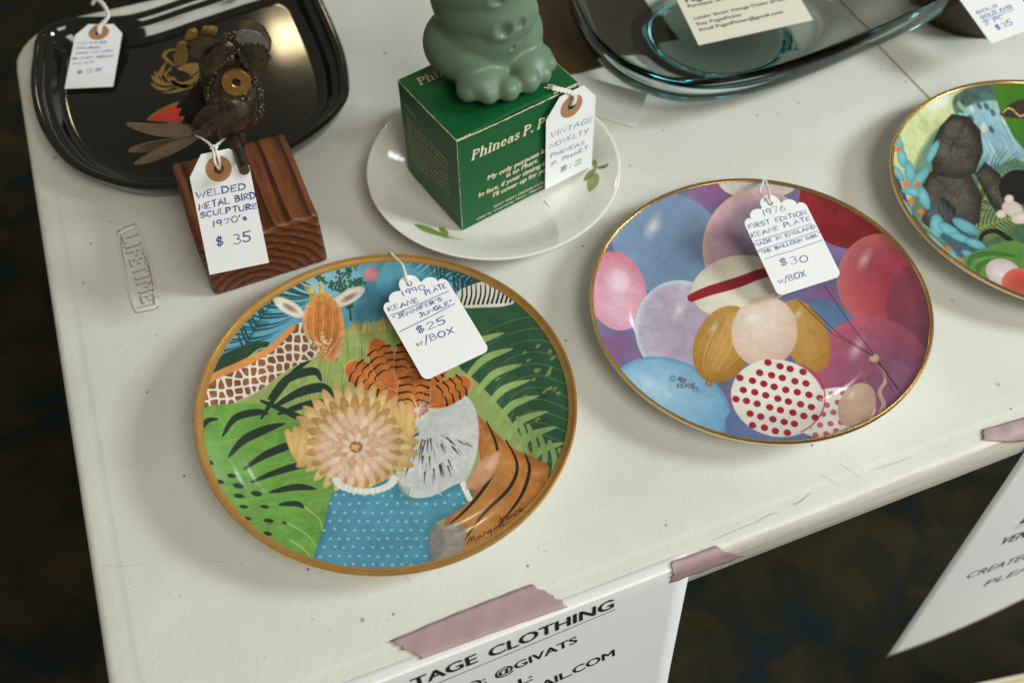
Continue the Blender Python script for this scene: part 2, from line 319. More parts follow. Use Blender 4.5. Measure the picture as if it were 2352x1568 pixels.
M['green'] = mat('green_box', (.004, .098, .026), .42, var=.10, vscale=120, bump=.00005, bscale=300, spec=.35); M['edge'] = mat('worn_board', (.66, .57, .38), .8, var=.25, vscale=500)
M['cream'] = mat('cream_print', (.76, .68, .50), .6); M['tan'] = mat('tan_print', (.52, .42, .26), .6)
M['rubber'] = mat('green_rubber', (.125, .205, .125), .44, sss=.08, var=.05, vscale=50, bump=.00015, bscale=260)
M['brown'] = mat('marbled_board', (.085, .055, .016), .6, var=.5, vscale=22); M['pot'] = mat('brown_stoneware', (.06, .042, .022), .45, var=.3, vscale=40)
M['cardboard'] = mat('cream_cardboard', (.70, .62, .46), .8, var=.06); M['leg'] = mat('grey_steel_tube', (.25, .25, .26), .4, .8)

# ------------------------------------------------------------------ floor and table
FLOOR = -0.72
f = obj('floor', [(-4, -4, FLOOR), (4, -4, FLOOR), (4, 5, FLOOR), (-4, 5, FLOOR)], [[0, 1, 2, 3]], M['floor']); f['kind'] = 'structure'
EU = V((.9336, .3583, 0)); EU /= np.linalg.norm(EU); EV = V((-EU[1], EU[0], 0)); EZ = V((0, 0, 1))
TC = V((-.1835, .1195, 0))                                   # near left corner of the top
def T(u, v, z=0): return TC + u * EU + v * EV + z * EZ
TL_, TW_ = 1.27, .612
def rrect(x0, y0, x1, y1, r, n=10):
    out = []
    for cx, cy, a in ((x1 - r, y0 + r, -90), (x1 - r, y1 - r, 0), (x0 + r, y1 - r, 90), (x0 + r, y0 + r, 180)):
        out += arc(cx, cy, r, r, a, a + 90, n)
    return out
table = empty('folding_table', T(TL_ / 2, TW_ / 2, FLOOR)); tag(table, 'white moulded plastic folding table with scuffed lip, carrying all the wares', 'table')
def ring(ins, z, r=.052): return [T(x, y, z) for x, y in rrect(ins - .004, ins - .004, TL_ - ins, TW_ - ins, max(.004, r - ins))]
rings = [ring(a, z) for a, z in ((.05, -.03), (.006, -.031), (.0015, -.029), (0, -.026), (.0002, -.012), (.0006, -.0048), (.0015, -.0024), (.0030, -.0012), (.0055, -.0007), (.0125, -.0005), (.0152, -.00045), (.0165, -.0001), (.018, 0))]
v, fc = loft(rings, True, True, True); obj('table_top', v, fc, M['table'], table).cycles.is_caustics_receiver = True
sv, sf = [], []
for k in range(2):
    pass
seam = join([ribbon([(.637, .02 + .57 * k / 20) for k in range(21)], .0016, .0003)]); obj('fold_seam', [T(*p) for p in seam[0]], seam[1], M['grime_and_shade'], table)
scf = []
for P, w in (([(1825, 1159), (1842, 1150), (1864, 1131)], .0009), ([(1822, 1152), (1830, 1163)], .0006), ([(1880, 1088), (1905, 1100), (1928, 1116)], .0005), ([(1930, 1066), (1975, 1094)], .0005), ([(930, 1322), (938, 1328), (944, 1336)], .0007), ([(1010, 1316), (1012, 1319)], .0009), ([(1252, 1264), (1253, 1268)], .0010), ([(2182, 688), (2187, 691), (2192, 690)], .0020), ([(2188, 692), (2192, 696)], .0010), ([(412, 1366), (416, 1368)], .0011), ([(890, 1420), (892, 1423)], .0013), ([(460, 1285), (480, 1288), (500, 1290), (540, 1292)], .0004), ([(345, 942), (347, 945)], .0008), ([(380, 938), (383, 940)], .0008), ([(240, 1298), (290, 1300), (330, 1294)], .0004), ([(1740, 1196), (1775, 1180), (1790, 1178)], .0007), ([(1640, 1240), (1700, 1214), (1760, 1192)], .0006), ([(2000, 1080), (2060, 1062), (2100, 1048)], .0005)):
    scf.append(ribbon(catmull([at(x, y, 0)[:2] for x, y in P], 5), w * .42 * np.sin(np.linspace(.5, 2.7, (len(P) - 1) * 5 + 1)), .00025))
M['scuff'] = mat('scuffed_plastic', (.48, .44, .36), .8, var=.3, vscale=400); o = obj('scuff_marks', *join(scf), M['scuff'], table, smooth=False); o['kind'] = 'stuff'
for (u, vv) in ((.12, .08), (.12, .53), (1.14, .08), (1.14, .53)):
    obj('leg', *tube([T(u, vv, -.028), T(u, vv, FLOOR + .001)], .0125, 12), M['leg'], table)
# moulded name plaque: dark outline, raised rim, raised letters
LP = [(271, 532.5), (290, 522), (306, 516.5), (313, 519), (333, 560), (349, 612), (358, 660), (362, 702), (359, 709), (338, 714), (316, 718), (311, 714), (296, 672), (283, 622), (274, 575), (270, 538)]
P = catmull([at(x, y, 0) for x, y in LP], 4, True); C0 = P.mean(0)
pv = []
for sc, w, z in ((1.0, .0008, .0004),):
    q = C0 + (P - C0) * sc; q = np.concatenate([q, q[:2]]); a, b = ribbon(q[:, :2], w, z); pv.append((a, b))
plaque = obj('moulded_plaque', *join(pv), M['grime_and_shade'], table)
q = C0 + (P - C0) * .945; q2 = np.concatenate([q, q[:1]]); q2[:, 2] = .0
obj('raised_rim', *tube(q2, .0011, 6, False), M['table'], plaque)
q = C0 + (P - C0) * V((.84, .90, 1)); q2 = np.concatenate([q, q[:1]]); a, b = ribbon(q2[:, :2], .0006, .0004); obj('rim_shade', a, b, M['grime_and_shade'], plaque)
bl, br = at(277, 545, 0), at(325, 702, 0)                    # baseline of the word, read downwards
ex = (br - bl) / np.linalg.norm(br - bl); fr = Frame(bl, ex, np.cross(EZ, ex)); LL = np.linalg.norm(br - bl)
for ch, k in zip('LIFETIME', (0.02, .155, .235, .36, .49, .62, .70, .885)):
    w = {'I': .035, 'M': .145}.get(ch, .095) * LL
    h = .0092
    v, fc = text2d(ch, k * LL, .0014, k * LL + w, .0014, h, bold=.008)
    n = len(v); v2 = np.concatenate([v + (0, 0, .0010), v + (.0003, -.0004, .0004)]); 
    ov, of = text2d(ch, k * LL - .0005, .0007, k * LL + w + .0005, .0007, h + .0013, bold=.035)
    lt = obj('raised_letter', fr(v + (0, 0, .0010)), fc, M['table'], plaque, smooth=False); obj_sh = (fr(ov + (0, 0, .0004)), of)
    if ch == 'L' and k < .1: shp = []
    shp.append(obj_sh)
obj('letter_shade', *join(shp), M['grime_and_shade'], plaque, smooth=False)  # dark copies under the letters: painted shade that sets them off

# ------------------------------------------------------------------ painted prints (pixel buffers filled here, no files)
class Paint:
    def __init__(s, name, n, place, base):
        """place(x, y): plate-local metres -> world; x, y span the print's square"""
        s.name, s.n = name, n; g = (np.arange(n) + .5) / n * 2 - 1; X, Y = np.meshgrid(g, g)
        w = place(X.ravel(), Y.ravel()); d = w - CAMP; zc = d @ FWD
        s.X = (W / 2 + FPX * (d @ RGT) / zc).reshape(n, n); s.Y = (H / 2 - FPX * (d @ UPV) / zc).reshape(n, n)
        s.im = np.empty((n, n, 3)); s.im[:] = base
        # affine guess for bounding boxes
        A = np.c_[s.X.ravel()[::97], s.Y.ravel()[::97], np.ones(len(s.X.ravel()[::97]))]
        ii, jj = np.divmod(np.arange(n * n)[::97], n); s.ci = np.linalg.lstsq(A, np.c_[ii, jj], rcond=None)[0]
        s.noise = [s._noise(k) for k in (6, 14, 34, 90)]; s.grain = s._noise(430)
    def _noise(s, k):
        g = RNG.random((k + 3, k + 3)); t = np.linspace(0, k, s.n, endpoint=False); i = t.astype(int); fr = t - i; fr = fr * fr * (3 - 2 * fr)
        a = g[i][:, i]; b = g[i][:, i + 1]; c = g[i + 1][:, i]; d = g[i + 1][:, i + 1]; fx = fr[None]; fy = fr[:, None]
        return (a * (1 - fx) + b * fx) * (1 - fy) + (c * (1 - fx) + d * fx) * fy - .5
    def box(s, P, pad):
        P = np.asarray(P, float); x0, y0 = P.min(0) - pad; x1, y1 = P.max(0) + pad
        c = np.array([(x, y, 1) for x in (x0, x1) for y in (y0, y1)]) @ s.ci; m = 26
        i0, j0 = np.clip(c.min(0) - m, 0, s.n).astype(int); i1, j1 = np.clip(c.max(0) + m, 0, s.n).astype(int)
        return slice(i0, i1), slice(j0, j1)
    def put(s, sl, a, col, op=1.0, tex=0.):
        if a.size == 0: return
        col = np.asarray(col, float)
        if tex: col = col * (1 + tex * (.5 * s.noise[2][sl] + .45 * s.noise[3][sl] + .5 * s.noise[1][sl] + .5 * s.grain[sl]))[..., None]
        a = (np.clip(a, 0, 1) * op)[..., None]; s.im[sl] = s.im[sl] * (1 - a) + col * a
    def sd(s, sl, P):
        X, Y = s.X[sl], s.Y[sl]; d = np.full(X.shape, 1e9); ins = np.zeros(X.shape, bool); n = len(P)
        for i in range(n):
            ax, ay = P[i - 1]; bx, by = P[i]; ex, ey = bx - ax, by - ay; L = ex * ex + ey * ey + 1e-9
            t = np.clip(((X - ax) * ex + (Y - ay) * ey) / L, 0, 1); d = np.minimum(d, (X - ax - t * ex) ** 2 + (Y - ay - t * ey) ** 2)
            if ay != by: ins ^= ((ay > Y) != (by > Y)) & (X < (bx - ax) * (Y - ay) / (by - ay) + ax)
        return np.where(ins, 1, -1) * np.sqrt(d)
    def poly(s, P, col, soft=1.2, smooth=True, op=1., tex=.12, edge=None, ew=12.):
        P = catmull(P, 4, True) if smooth else V(P); sl = s.box(P, soft + 2); d = s.sd(sl, P); a = d / soft + .5
        c = V(col)
        if edge is not None: k = np.clip(d / ew, 0, 1)[..., None]; c = V(edge) * (1 - k) + c * k
        s.put(sl, a, c, op, tex)
    def stroke(s, P, w0, w1, col, soft=1.2, op=1., smooth=True, tex=.1, mid=None):
        P = catmull(P, 6) if smooth and len(P) > 2 else V(P); sl = s.box(P, max(w0, w1, mid or 0) + soft + 2); X, Y = s.X[sl], s.Y[sl]
        n = len(P) - 1; best = np.full(X.shape, 1e9)
        for i in range(n):
            ax, ay = P[i]; bx, by = P[i + 1]; ex, ey = bx - ax, by - ay
            t = np.clip(((X - ax) * ex + (Y - ay) * ey) / (ex * ex + ey * ey + 1e-9), 0, 1); u = (i + t) / n
            w = w0 + (w1 - w0) * u if mid is None else np.where(u < .5, w0 + (mid - w0) * np.sin(u * math.pi), w1 + (mid - w1) * np.sin(u * math.pi))
            best = np.minimum(best, np.hypot(X - ax - t * ex, Y - ay - t * ey) - w / 2)
        s.put(sl, .5 - best / soft, col, op, tex)
    def ell(s, cx, cy, rx, ry, rot, col, edge=None, soft=1.5, op=1., tex=.08, pw=2., off=(0, 0), rim=None):
        r = max(rx, ry); sl = s.box([(cx - r, cy - r), (cx + r, cy + r)], 3); a = math.radians(rot)
        dx, dy = s.X[sl] - cx, s.Y[sl] - cy; u = (dx * math.cos(a) + dy * math.sin(a)) / rx; v = (-dx * math.sin(a) + dy * math.cos(a)) / ry
        q = np.sqrt(u * u + v * v); c = V(col)
        if edge is not None: k = (np.clip(np.hypot(u - off[0], v - off[1]) / (1 + math.hypot(*off)), 0, 1) ** pw)[..., None]; c = c * (1 - k) + V(edge) * k
        if rim is not None: k = np.clip((q - .9) / .1, 0, 1)[..., None]; c = c * (1 - k) + V(rim) * k
        s.put(sl, (1 - q) * min(rx, ry) / soft + .5, c, op, tex)
    def frond(s, P, n, ln, w, col, ang=62, op=1., both=True, droop=.25, midw=3):
        """a feather leaf: mid rib and curved leaflets"""
        Q = catmull(P, 8); s.stroke(Q, midw, midw * .5, col, smooth=False, op=op); T_ = np.gradient(Q, axis=0)
        for k in range(n):
            u = (k + .5) / n; i = int(u * (len(Q) - 1)); t = T_[i] / np.linalg.norm(T_[i]); l = ln * math.sin(math.pi * (.15 + .8 * u)) 
            for sg in ((1, -1) if both else (1,)):
                b = math.radians(ang) * sg; dr = V((t[0] * math.cos(b) - t[1] * math.sin(b), t[0] * math.sin(b) + t[1] * math.cos(b)))
                s.stroke([Q[i], Q[i] + dr * l * .55 + t * l * .12, Q[i] + dr * l + t * l * droop * 1.6], w, .6, col, op=op)
    def finish(s, rough=.10, coat=.3):
        g_ = s.im.mean(2, keepdims=True); im = np.clip((g_ + (s.im - g_) * .86) * (1 + .02 * (s.noise[3] + s.noise[2]) + .03 * s.grain)[..., None], 0, 255) / 255
        px = np.ones((s.n, s.n, 4), np.float32); px[..., :3] = im
        img = bpy.data.images.new(s.name, s.n, s.n); img.pixels.foreach_set(px.ravel()); img.update(); img.pack()
        mt, nt, b = newmat(s.name); b.inputs['Roughness'].default_value = rough; b.inputs['Coat Weight'].default_value = coat; b.inputs['Coat Roughness'].default_value = .05
        t = nd(nt, 'ShaderNodeTexImage'); t.image = img; nt.links.new(t.outputs[0], b.inputs['Base Color']); return mt
SEG = 128
class Plate:
    """collector's plate: turned body, gilt rim, printed face"""
    def __init__(s, cx, cy, R, tx, lift, prof):
        s.R, s.prof = R, prof; n = V((tx, 0, 1)); n /= np.linalg.norm(n); e1 = np.cross((0, 1, 0), n); e1 /= np.linalg.norm(e1)
        s.e1, s.e2, s.n = e1, np.cross(n, e1), n; s.c = V((cx, cy, lift))
    def z(s, r): return np.interp(r, [p[0] for p in s.prof], [p[1] for p in s.prof])
    def pt(s, r, th, z): return s.c + (r * np.cos(th))[:, None] * s.e1 + (r * np.sin(th))[:, None] * s.e2 + np.broadcast_to(z, r.shape)[:, None] * s.n
    def place(s, ext):
        def f(x, y):
            X, Y = x * ext * s.R, y * ext * s.R; r = np.hypot(X, Y); return s.c + X[:, None] * s.e1 + Y[:, None] * s.e2 + s.z(np.minimum(r / s.R, 1.0))[:, None] * s.n
        return f
    def rev(s, prof, seg=SEG):
        th = np.arange(seg) * 2 * math.pi / seg; return [s.pt(np.full(seg, r * s.R), th, z) for r, z in prof]
def smoothprof(pts, n=6):
    q = catmull([(r * .1, z) for r, z in pts], n); return [(a * 10, b) for a, b in q]
def build_plate(name, label, pl, paint_fn, rim_in, rim_mat, lift_rim, group, print_rough=.12):
    root = empty(name, (pl.c[0], pl.c[1], 0)); tag(root, label, 'plate', group)
    top = [p for p in pl.prof]; R = pl.R
    zr = pl.z(1.0)
    body = [(.0, .0022), (.40, .0022), (.545, .0016), (.55, 0), (.575, 0), (.585, .002), (.70, .0045), (.84, .0085 + (zr - .022) * .5), (.94, zr - .0060), (.985, zr - .0036), (1.0, zr - .0022), (1.0005, zr - .0012)]
    obj('plate_body', *loft(pl.rev(body), True, False, False), M['bone'], root)
    gold = [(1.0005, zr - .0012), (1.0, zr - .0002), (.994, zr + .0006), (.985, zr + .0004)] + [(r, pl.z(r) + .0004) for r in np.linspace(.98, rim_in, 4)] + [(rim_in - .001, pl.z(rim_in - .001))]
    obj('gilt_rim', *loft(pl.rev(gold)), rim_mat, root)
    rs = np.r_[np.linspace(rim_in - .0005, .62, 26), np.linspace(.6, .02, 12)]; rg = pl.rev([(r, pl.z(r)) for r in rs]); vv, ff = loft(rg, True, False, True)
    rr = np.repeat(rs, SEG); th = np.tile(np.arange(SEG) * 2 * math.pi / SEG, len(rs)); uv = np.c_[.5 + .5 * rr * np.cos(th), .5 + .5 * rr * np.sin(th)]
    pt = Paint(name + '_print', 1024, pl.place(1.0), (200, 200, 190)); paint_fn(pt)
    obj('printed_face', vv, ff, pt.finish(print_rough), root, uv=uv)
    return root

# ---- the printed pictures: plain jungle, balloon and waterfall pictures in the colours of the photographed plates
def art_jungle(p):
    R = random.Random(3)
    p.im[:] = (150, 168, 92)
    # sky
    p.poly([(430, 760), (470, 690), (620, 600), (800, 560), (1000, 570), (1220, 620), (1150, 690), (1000, 700), (880, 742), (800, 765), (700, 800), (560, 880), (440, 900)], (86, 160, 188), soft=4, tex=.10)
    p.ell(740, 650, 120, 46, -8, (150, 200, 214), (86, 160, 188), soft=30, op=.7); p.poly([(812, 660), (900, 650), (1000, 640), (1040, 690), (900, 735), (820, 740)], (58, 132, 166), soft=20, op=.8)
    p.ell(852, 630, 17.5, 16.5, 0, (222, 142, 152), (208, 122, 138)); 
    # branch with small leaves
    for P, w in (([(806, 735), (800, 690), (784, 650), (778, 600), (792, 585)], 4), ([(798, 690), (770, 660), (740, 640), (722, 618)], 2.5), ([(782, 645), (800, 620), (826, 600)], 2.2), ([(790, 665), (812, 650), (832, 645)], 2.), ([(779, 615), (760, 600), (742, 596)], 2)):
        p.stroke(P, w, w * .5, (52, 66, 52))
        Q = catmull(P, 6)
        for q in Q[4:]:
            for _ in range(3): p.ell(q[0] + R.uniform(-9, 9), q[1] + R.uniform(-8, 8), R.uniform(3, 5.5), R.uniform(2, 3.2), R.uniform(0, 180), (48 + R.uniform(-8, 14), 92 + R.uniform(-10, 10), 66), soft=1)
    # palm fronds top left and top right
    for P, n, l in (([(560, 800), (600, 730), (650, 670), (700, 645)], 16, 82), ([(470, 850), (510, 780), (560, 730), (610, 700)], 15, 60)):
        p.frond(P, n, l, 6.5, (32, 78, 84), both=True)
    for P, n, l in (([(990, 590), (1060, 640), (1120, 660), (1180, 690)], 18, 64), ([(1120, 640), (1060, 605), (1000, 600), (940, 596)], 15, 44), ([(1010, 640), (1080, 650), (1150, 640), (1200, 665)], 14, 50)):
        p.frond(P, n, l, 5.5, (30, 76, 78), both=True)
    # striped grass in the middle
    p.poly([(640, 800), (700, 770), (800, 752), (900, 730), (990, 720), (1060, 780), (1080, 900), (960, 980), (760, 960), (640, 930)], (158, 176, 96), soft=5)
    for k in range(120):
        x = R.uniform(690, 1010); y = R.uniform(770, 950); p.stroke([(x, y + 45), (x + R.uniform(-6, 3), y + 10), (x + R.uniform(-14, 10), y - 32)], 2.6, .8, R.choice([(122, 146, 70), (184, 196, 116), (108, 134, 62), (170, 184, 104)]), op=.8)
    for k in range(70):
        x = R.uniform(800, 985); y = 752 - (x - 800) * .14; p.stroke([(x, y + 16), (x + R.uniform(-5, 5), y - R.uniform(2, 14))], 3, 1, R.choice([(206, 186, 96), (188, 178, 92), (218, 204, 128)]))
    # dark pinnate leaves, left of centre
    p.poly([(452, 900), (470, 850), (540, 800), (620, 786), (560, 850), (500, 880), (458, 930)], (44, 72, 54), soft=2)
    for k in range(7): p.stroke([(470 + k * 17, 905 - k * 14), (500 + k * 16, 880 - k * 13), (520 + k * 17, 846 - k * 8)], 5, 2, (150, 186, 124))
    # patterned stem (brown patches, pale net, orange edge) ending in an orange blossom
    neck = [(448, 990), (456, 895), (490, 865), (560, 832), (620, 800), (664, 755), (700, 742), (736, 790), (720, 822), (660, 850), (600, 895), (540, 925), (500, 960), (462, 1000)]
    p.poly(neck, (226, 216, 200), soft=2)
    sl = p.box(neck, 4); mask = p.sd(sl, catmull(neck, 4, True)); X, Y = p.X[sl], p.Y[sl]; pts = []
    for i in range(16):
        for j in range(6):
            pts.append((452 + i * 19 + R.uniform(-5, 5), 950 - i * 12.6 + j * 21 - 40 + (i % 2) * 10 + R.uniform(-5, 5)))
    d1 = np.full(X.shape, 1e9); d2 = d1.copy()
    for a, b in pts:
        d = np.hypot(X - a, (Y - b) * 1.1); d2 = np.minimum(d2, np.maximum(d1, d)); d1 = np.minimum(d1, d)
    p.put(sl, np.clip((d2 - d1 - 4.2) / 1.6, 0, 1) * np.clip(mask / 2, 0, 1), (138, 84, 62), tex=.5)
    p.stroke([(452, 905), (490, 866), (560, 834), (622, 800), (672, 752)], 13, 13, (222, 142, 72), soft=2, mid=17)
    for x, y, r, l, w in ((664, 706, 30, 40, 16), (800, 682, -28, 42, 16)):
        p.ell(x, y, l, w, r, (232, 222, 208), (214, 196, 176)); p.ell(x + 2, y + 1, l * .62, w * .5, r, (150, 124, 106), (226, 214, 198), soft=4)
    blossom = [(706, 700), (722, 676), (744, 668), (766, 684), (784, 714), (792, 760), (782, 806), (764, 830), (742, 820), (724, 790), (702, 768), (696, 730)]
    p.poly(blossom, (206, 120, 52), edge=(224, 160, 98), ew=18, soft=2, tex=.25)
    for k in range(9): p.stroke([(742, 826), (742 + (k - 4) * 11, 760), (742 + (k - 4) * 9.5, 694)], 3, 1.2, (172, 88, 36) if k % 2 else (232, 178, 118), op=.75)
    for x, y in ((712, 668), (736, 664)): p.stroke([(x + 4, y + 22), (x, y + 4), (x - 3, y - 12)], 9, 3, (196, 152, 62)); 
    for k in range(16): x = R.uniform(700, 744); p.stroke([(x, 672), (x + R.uniform(-5, 5), 650)], 2, .6, (226, 190, 96))
    for k in range(26): a = R.uniform(0, 6.28); q = R.uniform(0, 1); p.ell(745 + 26 * q * math.cos(a), 786 + 26 * q * math.sin(a), 3.2, 2.4, R.uniform(0, 180), (240, 214, 178), op=.8)
    # deep green split leaf on the right
    p.poly([(1060, 720), (1130, 670), (1220, 690), (1330, 800), (1340, 1000), (1290, 1120), (1240, 1070), (1170, 960), (1100, 880), (1050, 830)], (46, 92, 62), soft=3, tex=.18)
    p.poly([(1060, 690), (1130, 668), (1240, 720), (1330, 800), (1330, 700), (1200, 630), (1100, 640)], (44, 96, 58), soft=8, op=.9)
    for k in range(13):
        y0 = 735 + k * 27; x1 = 1085 + k * 12; p.stroke([(1325, y0 + 24), (1240, y0 - 8), (1150 + k * 5, y0 + 10), (x1, y0 + 48 + k * 3)], 2., .8, (120, 158, 104), op=.75)
    for k in range(8):
        y = 790 + k * 36; x = 1066 + k * 20; p.stroke([(x - 8, y + 30 + 3 * k), (x + 30, y - 4), (x + 92, y - 26)], 12, 2, (150, 180, 104), mid=17, soft=1.5)
    for k in range(22): p.ell(R.uniform(1140, 1300), R.uniform(760, 1010), R.uniform(5, 9), R.uniform(2.5, 4), -35, (128, 158, 84), soft=1.4)
    for k in range(5): p.stroke([(1190 + k * 24, 960 + k * 18), (1206 + k * 23, 1010 + k * 16), (1200 + k * 22, 1070 + k * 9)], 10, 3, (138, 172, 98), mid=13)
    # striped plant in the corner (black and white)
    p.poly([(1050, 672), (1090, 652), (1150, 640), (1200, 672), (1172, 700), (1110, 706), (1062, 704)], (222, 218, 208), soft=2)
    for k in range(13): p.stroke([(1056 + k * 10.5, 700 - k * .6), (1062 + k * 10.5, 678 - k * .5), (1060 + k * 11, 654)], 5, 2.5, (36, 32, 32))
    # big bright split leaf, left
    p.poly([(440, 970), (470, 935), (560, 926), (640, 935), (700, 960), (760, 1040), (800, 1120), (770, 1200), (730, 1320), (640, 1270), (540, 1200), (470, 1120), (440, 1040)], (108, 164, 66), soft=3, tex=.16)
    p.ell(490, 1075, 44, 100, -12, (150, 190, 128), (108, 164, 66), soft=40, op=.55)
    for k in range(70):
        x = R.uniform(460, 760); y = R.uniform(960, 1270); p.stroke([(x - 60, y + 16), (x, y), (x + 60, y + 4)], 2.2, .8, R.choice([(84, 138, 48), (136, 186, 92), (76, 128, 52)]), op=.45)
    dk = (42, 56, 48)
    for P, w in (([(512, 1000), (540, 960), (590, 946), (616, 950)], 17), ([(526, 1048), (560, 1010), (612, 985), (654, 972)], 20), ([(562, 1076), (610, 1044), (670, 1020), (710, 1006)], 18), ([(578, 1106), (640, 1082), (700, 1066), (740, 1070)], 16), ([(620, 1130), (680, 1118), (726, 1122)], 15), ([(642, 1158), (680, 1156), (700, 1166)], 13), ([(448, 1010), (474, 968), (500, 962)], 12)):
        p.stroke(P, 5, 3, dk, mid=w, soft=1.5)
    for x, y, a, b in ((466, 1040, 7, 7), (479, 1062, 11, 6), (504, 1106, 11, 5), (532, 1092, 10, 5), (548, 1115, 13, 6), (549, 1138, 12, 5), (589, 1133, 13, 6), (560, 1163, 10, 4), (608, 1163, 10, 4), (568, 1190, 9, 4), (617, 1195, 12, 5), (655, 1200, 8, 3), (614, 1225, 11, 5)): p.ell(x, y, a, b, 8, dk, soft=1.5)
    for P in ([(700, 1164), (736, 1196), (742, 1240)], [(660, 1200), (704, 1226), (728, 1256)], [(668, 1240), (700, 1262), (716, 1282)]): p.stroke(P, 5, 2, (164, 198, 106), op=.9)
    # dark fronds crossing the middle
    for P, w in (([(618, 915), (660, 870), (720, 852), (738, 874)], 20), ([(628, 935), (690, 900), (744, 890), (768, 915)], 22), ([(640, 950), (700, 930), (745, 925), (770, 940)], 18), ([(600, 960), (640, 900), (680, 850), (712, 828)], 14), ([(600, 920), (670, 950), (720, 975), (760, 985)], 16)): p.stroke(P, 6, 3, (40, 62, 50), mid=w, soft=1.6)
    # striped orange lily: petals of orange, black and white
    p.poly([(1090, 950), (1130, 985), (1180, 1030), (1230, 1052), (1262, 1078), (1230, 1150), (1150, 1230), (1060, 1290), (1010, 1270), (1030, 1180), (1100, 1090), (1096, 1010)], (206, 132, 62), soft=3, edge=(182, 96, 38), ew=26, tex=.22)
    for P in ([(1118, 968), (1142, 1030), (1130, 1090), (1080, 1160), (1010, 1222)], [(1162, 1010), (1188, 1066), (1170, 1120), (1110, 1180), (1060, 1250)], [(1206, 1042), (1216, 1080), (1196, 1140), (1150, 1200)]): p.stroke(P, 3, 2, (48, 36, 32), mid=8)
    p.poly([(1000, 1220), (1040, 1200), (1070, 1210), (1060, 1270), (1010, 1285), (985, 1250)], (150, 142, 136), soft=8, tex=.3); p.poly([(975, 1215), (1010, 1205), (1022, 1250), (1000, 1290), (970, 1290)], (126, 122, 120), soft=6, tex=.35)
    p.poly([(905, 985), (960, 930), (1040, 900), (1082, 920), (1100, 980), (1090, 1060), (1050, 1130), (990, 1150), (930, 1130), (905, 1060)], (200, 204, 204), soft=4, tex=.12)
    for k in range(70):
        a = R.uniform(.2, 2.9); q = R.uniform(20, 120); x = 985 + q * math.cos(a) * .85; y = 985 + q * math.sin(a); p.stroke([(x, y), (x + 26 * math.cos(a) * .6, y + 28 * math.sin(a))], 4.5, 1, R.choice([(40, 36, 36), (58, 54, 54), (150, 152, 152), (226, 226, 224)]), op=.7)
    petals = [(846, 870, 34, 62, -58), (884, 836, 32, 66, -24), (938, 830, 34, 66, 6), (994, 850, 32, 62, 30), (1030, 900, 30, 60, 62), (872, 918, 28, 52, -96), (950, 905, 40, 60, 4)]
    for x, y, a, b, r in petals:
        p.ell(x, y, a, b, r, (212, 116, 48), (196, 96, 36), soft=2, tex=.2, rim=(226, 160, 96)); ra = math.radians(r); ux, uy = math.sin(ra), -math.cos(ra)
        for k in (-1, 0, 1, 2):
            c = V((x + ux * k * 17, y + uy * k * 17)); n = V((-uy, ux)); p.stroke([c - n * a * .86, c - n * a * .3 + V((ux, uy)) * 5, c + n * a * .02], 5, 1.2, (44, 32, 28), tex=0); p.stroke([c + n * a * .86, c + n * a * .35 + V((ux, uy)) * 5, c + n * a * .1], 5, 1.2, (44, 32, 28), tex=0)
    p.ell(962, 942, 22, 12, -8, (206, 130, 122), (168, 92, 88), soft=2)
    for k in range(30): a = R.uniform(0, 6.28); p.stroke([(960, 940), (960 + 46 * math.cos(a), 940 + 40 * math.sin(a))], 1.6, .8, (236, 222, 200), op=.8)
    # round golden chrysanthemum with a pale centre
    for lay, (rr, n_, ln, c1) in enumerate(((108, 30, 40, (226, 176, 104)), (92, 28, 42, (238, 200, 134)), (74, 24, 40, (214, 160, 88)))):
        for k in range(n_):
            a = 6.283 * (k + .5 * lay) / n_; x, y = 815 + rr * math.cos(a), 1014 + rr * .92 * math.sin(a)
            if lay == 0 and math.sin(a) > .55: continue
            p.ell(x, y, ln, 11.5, math.degrees(a), tuple(V(c1) + R.uniform(-10, 12)), tuple(V(c1) * .86), soft=1.6, tex=.15)
    for lay, (rr, n_, ln, aa) in enumerate(((66, 22, 36, 10.5), (48, 18, 30, 10), (32, 13, 25, 9.5), (17, 9, 18, 8))):
        for k in range(n_):
            a = 6.283 * (k + .37 * lay) / n_; c1 = V(((232, 194, 160), (238, 204, 176), (228, 180, 148), (240, 210, 186))[lay]) + R.uniform(-8, 8)
            p.ell(818 + rr * math.cos(a), 1026 + rr * .9 * math.sin(a), ln, aa, math.degrees(a), tuple(c1), tuple(c1 * (.86, .76, .70)), soft=1.5, tex=.12, off=(.3, 0))
    p.ell(818, 1026, 15, 13, 0, (196, 134, 88), (160, 100, 60), soft=2)
    for k in range(16): a = R.uniform(0, 6.28); q = R.uniform(0, 12); p.ell(818 + q * math.cos(a), 1026 + q * math.sin(a), 2.4, 2, 0, (236, 196, 120))
    for x, y, r in ((684, 1022, 70), (932, 962, 62)):
        for k in (-1, 0, 1): p.ell(x + k * 9, y + abs(k) * 3, 12, 44, r - 78 + k * 16, (236, 196, 122), (216, 166, 92), soft=1.6)
    # blue spotted vase with a scalloped white lip and a bud on a stem
    p.poly([(766, 1130), (830, 1126), (900, 1100), (930, 1138), (990, 1140), (1060, 1108), (1086, 1140), (1040, 1180), (990, 1212), (990, 1290), (990, 1330), (710, 1330), (716, 1290), (740, 1220)], (72, 148, 178), soft=2.5, tex=.12, edge=(60, 128, 160), ew=14)
    for k in range(160):
        x = 725 + (k % 16) * 22 + (k // 16 % 2) * 11 + R.uniform(-2, 2); y = 1136 + (k // 16) * 20 + R.uniform(-2, 2)
        if x < 985 - max(0, 0) and x > 766 - (y - 1130) * .28 and y > 1132 or (985 <= x < 1068 and 1128 < y < 1172): p.ell(x, y, 3.4, 2.8, 0, (172, 208, 216), soft=2.2, tex=0, op=.85)
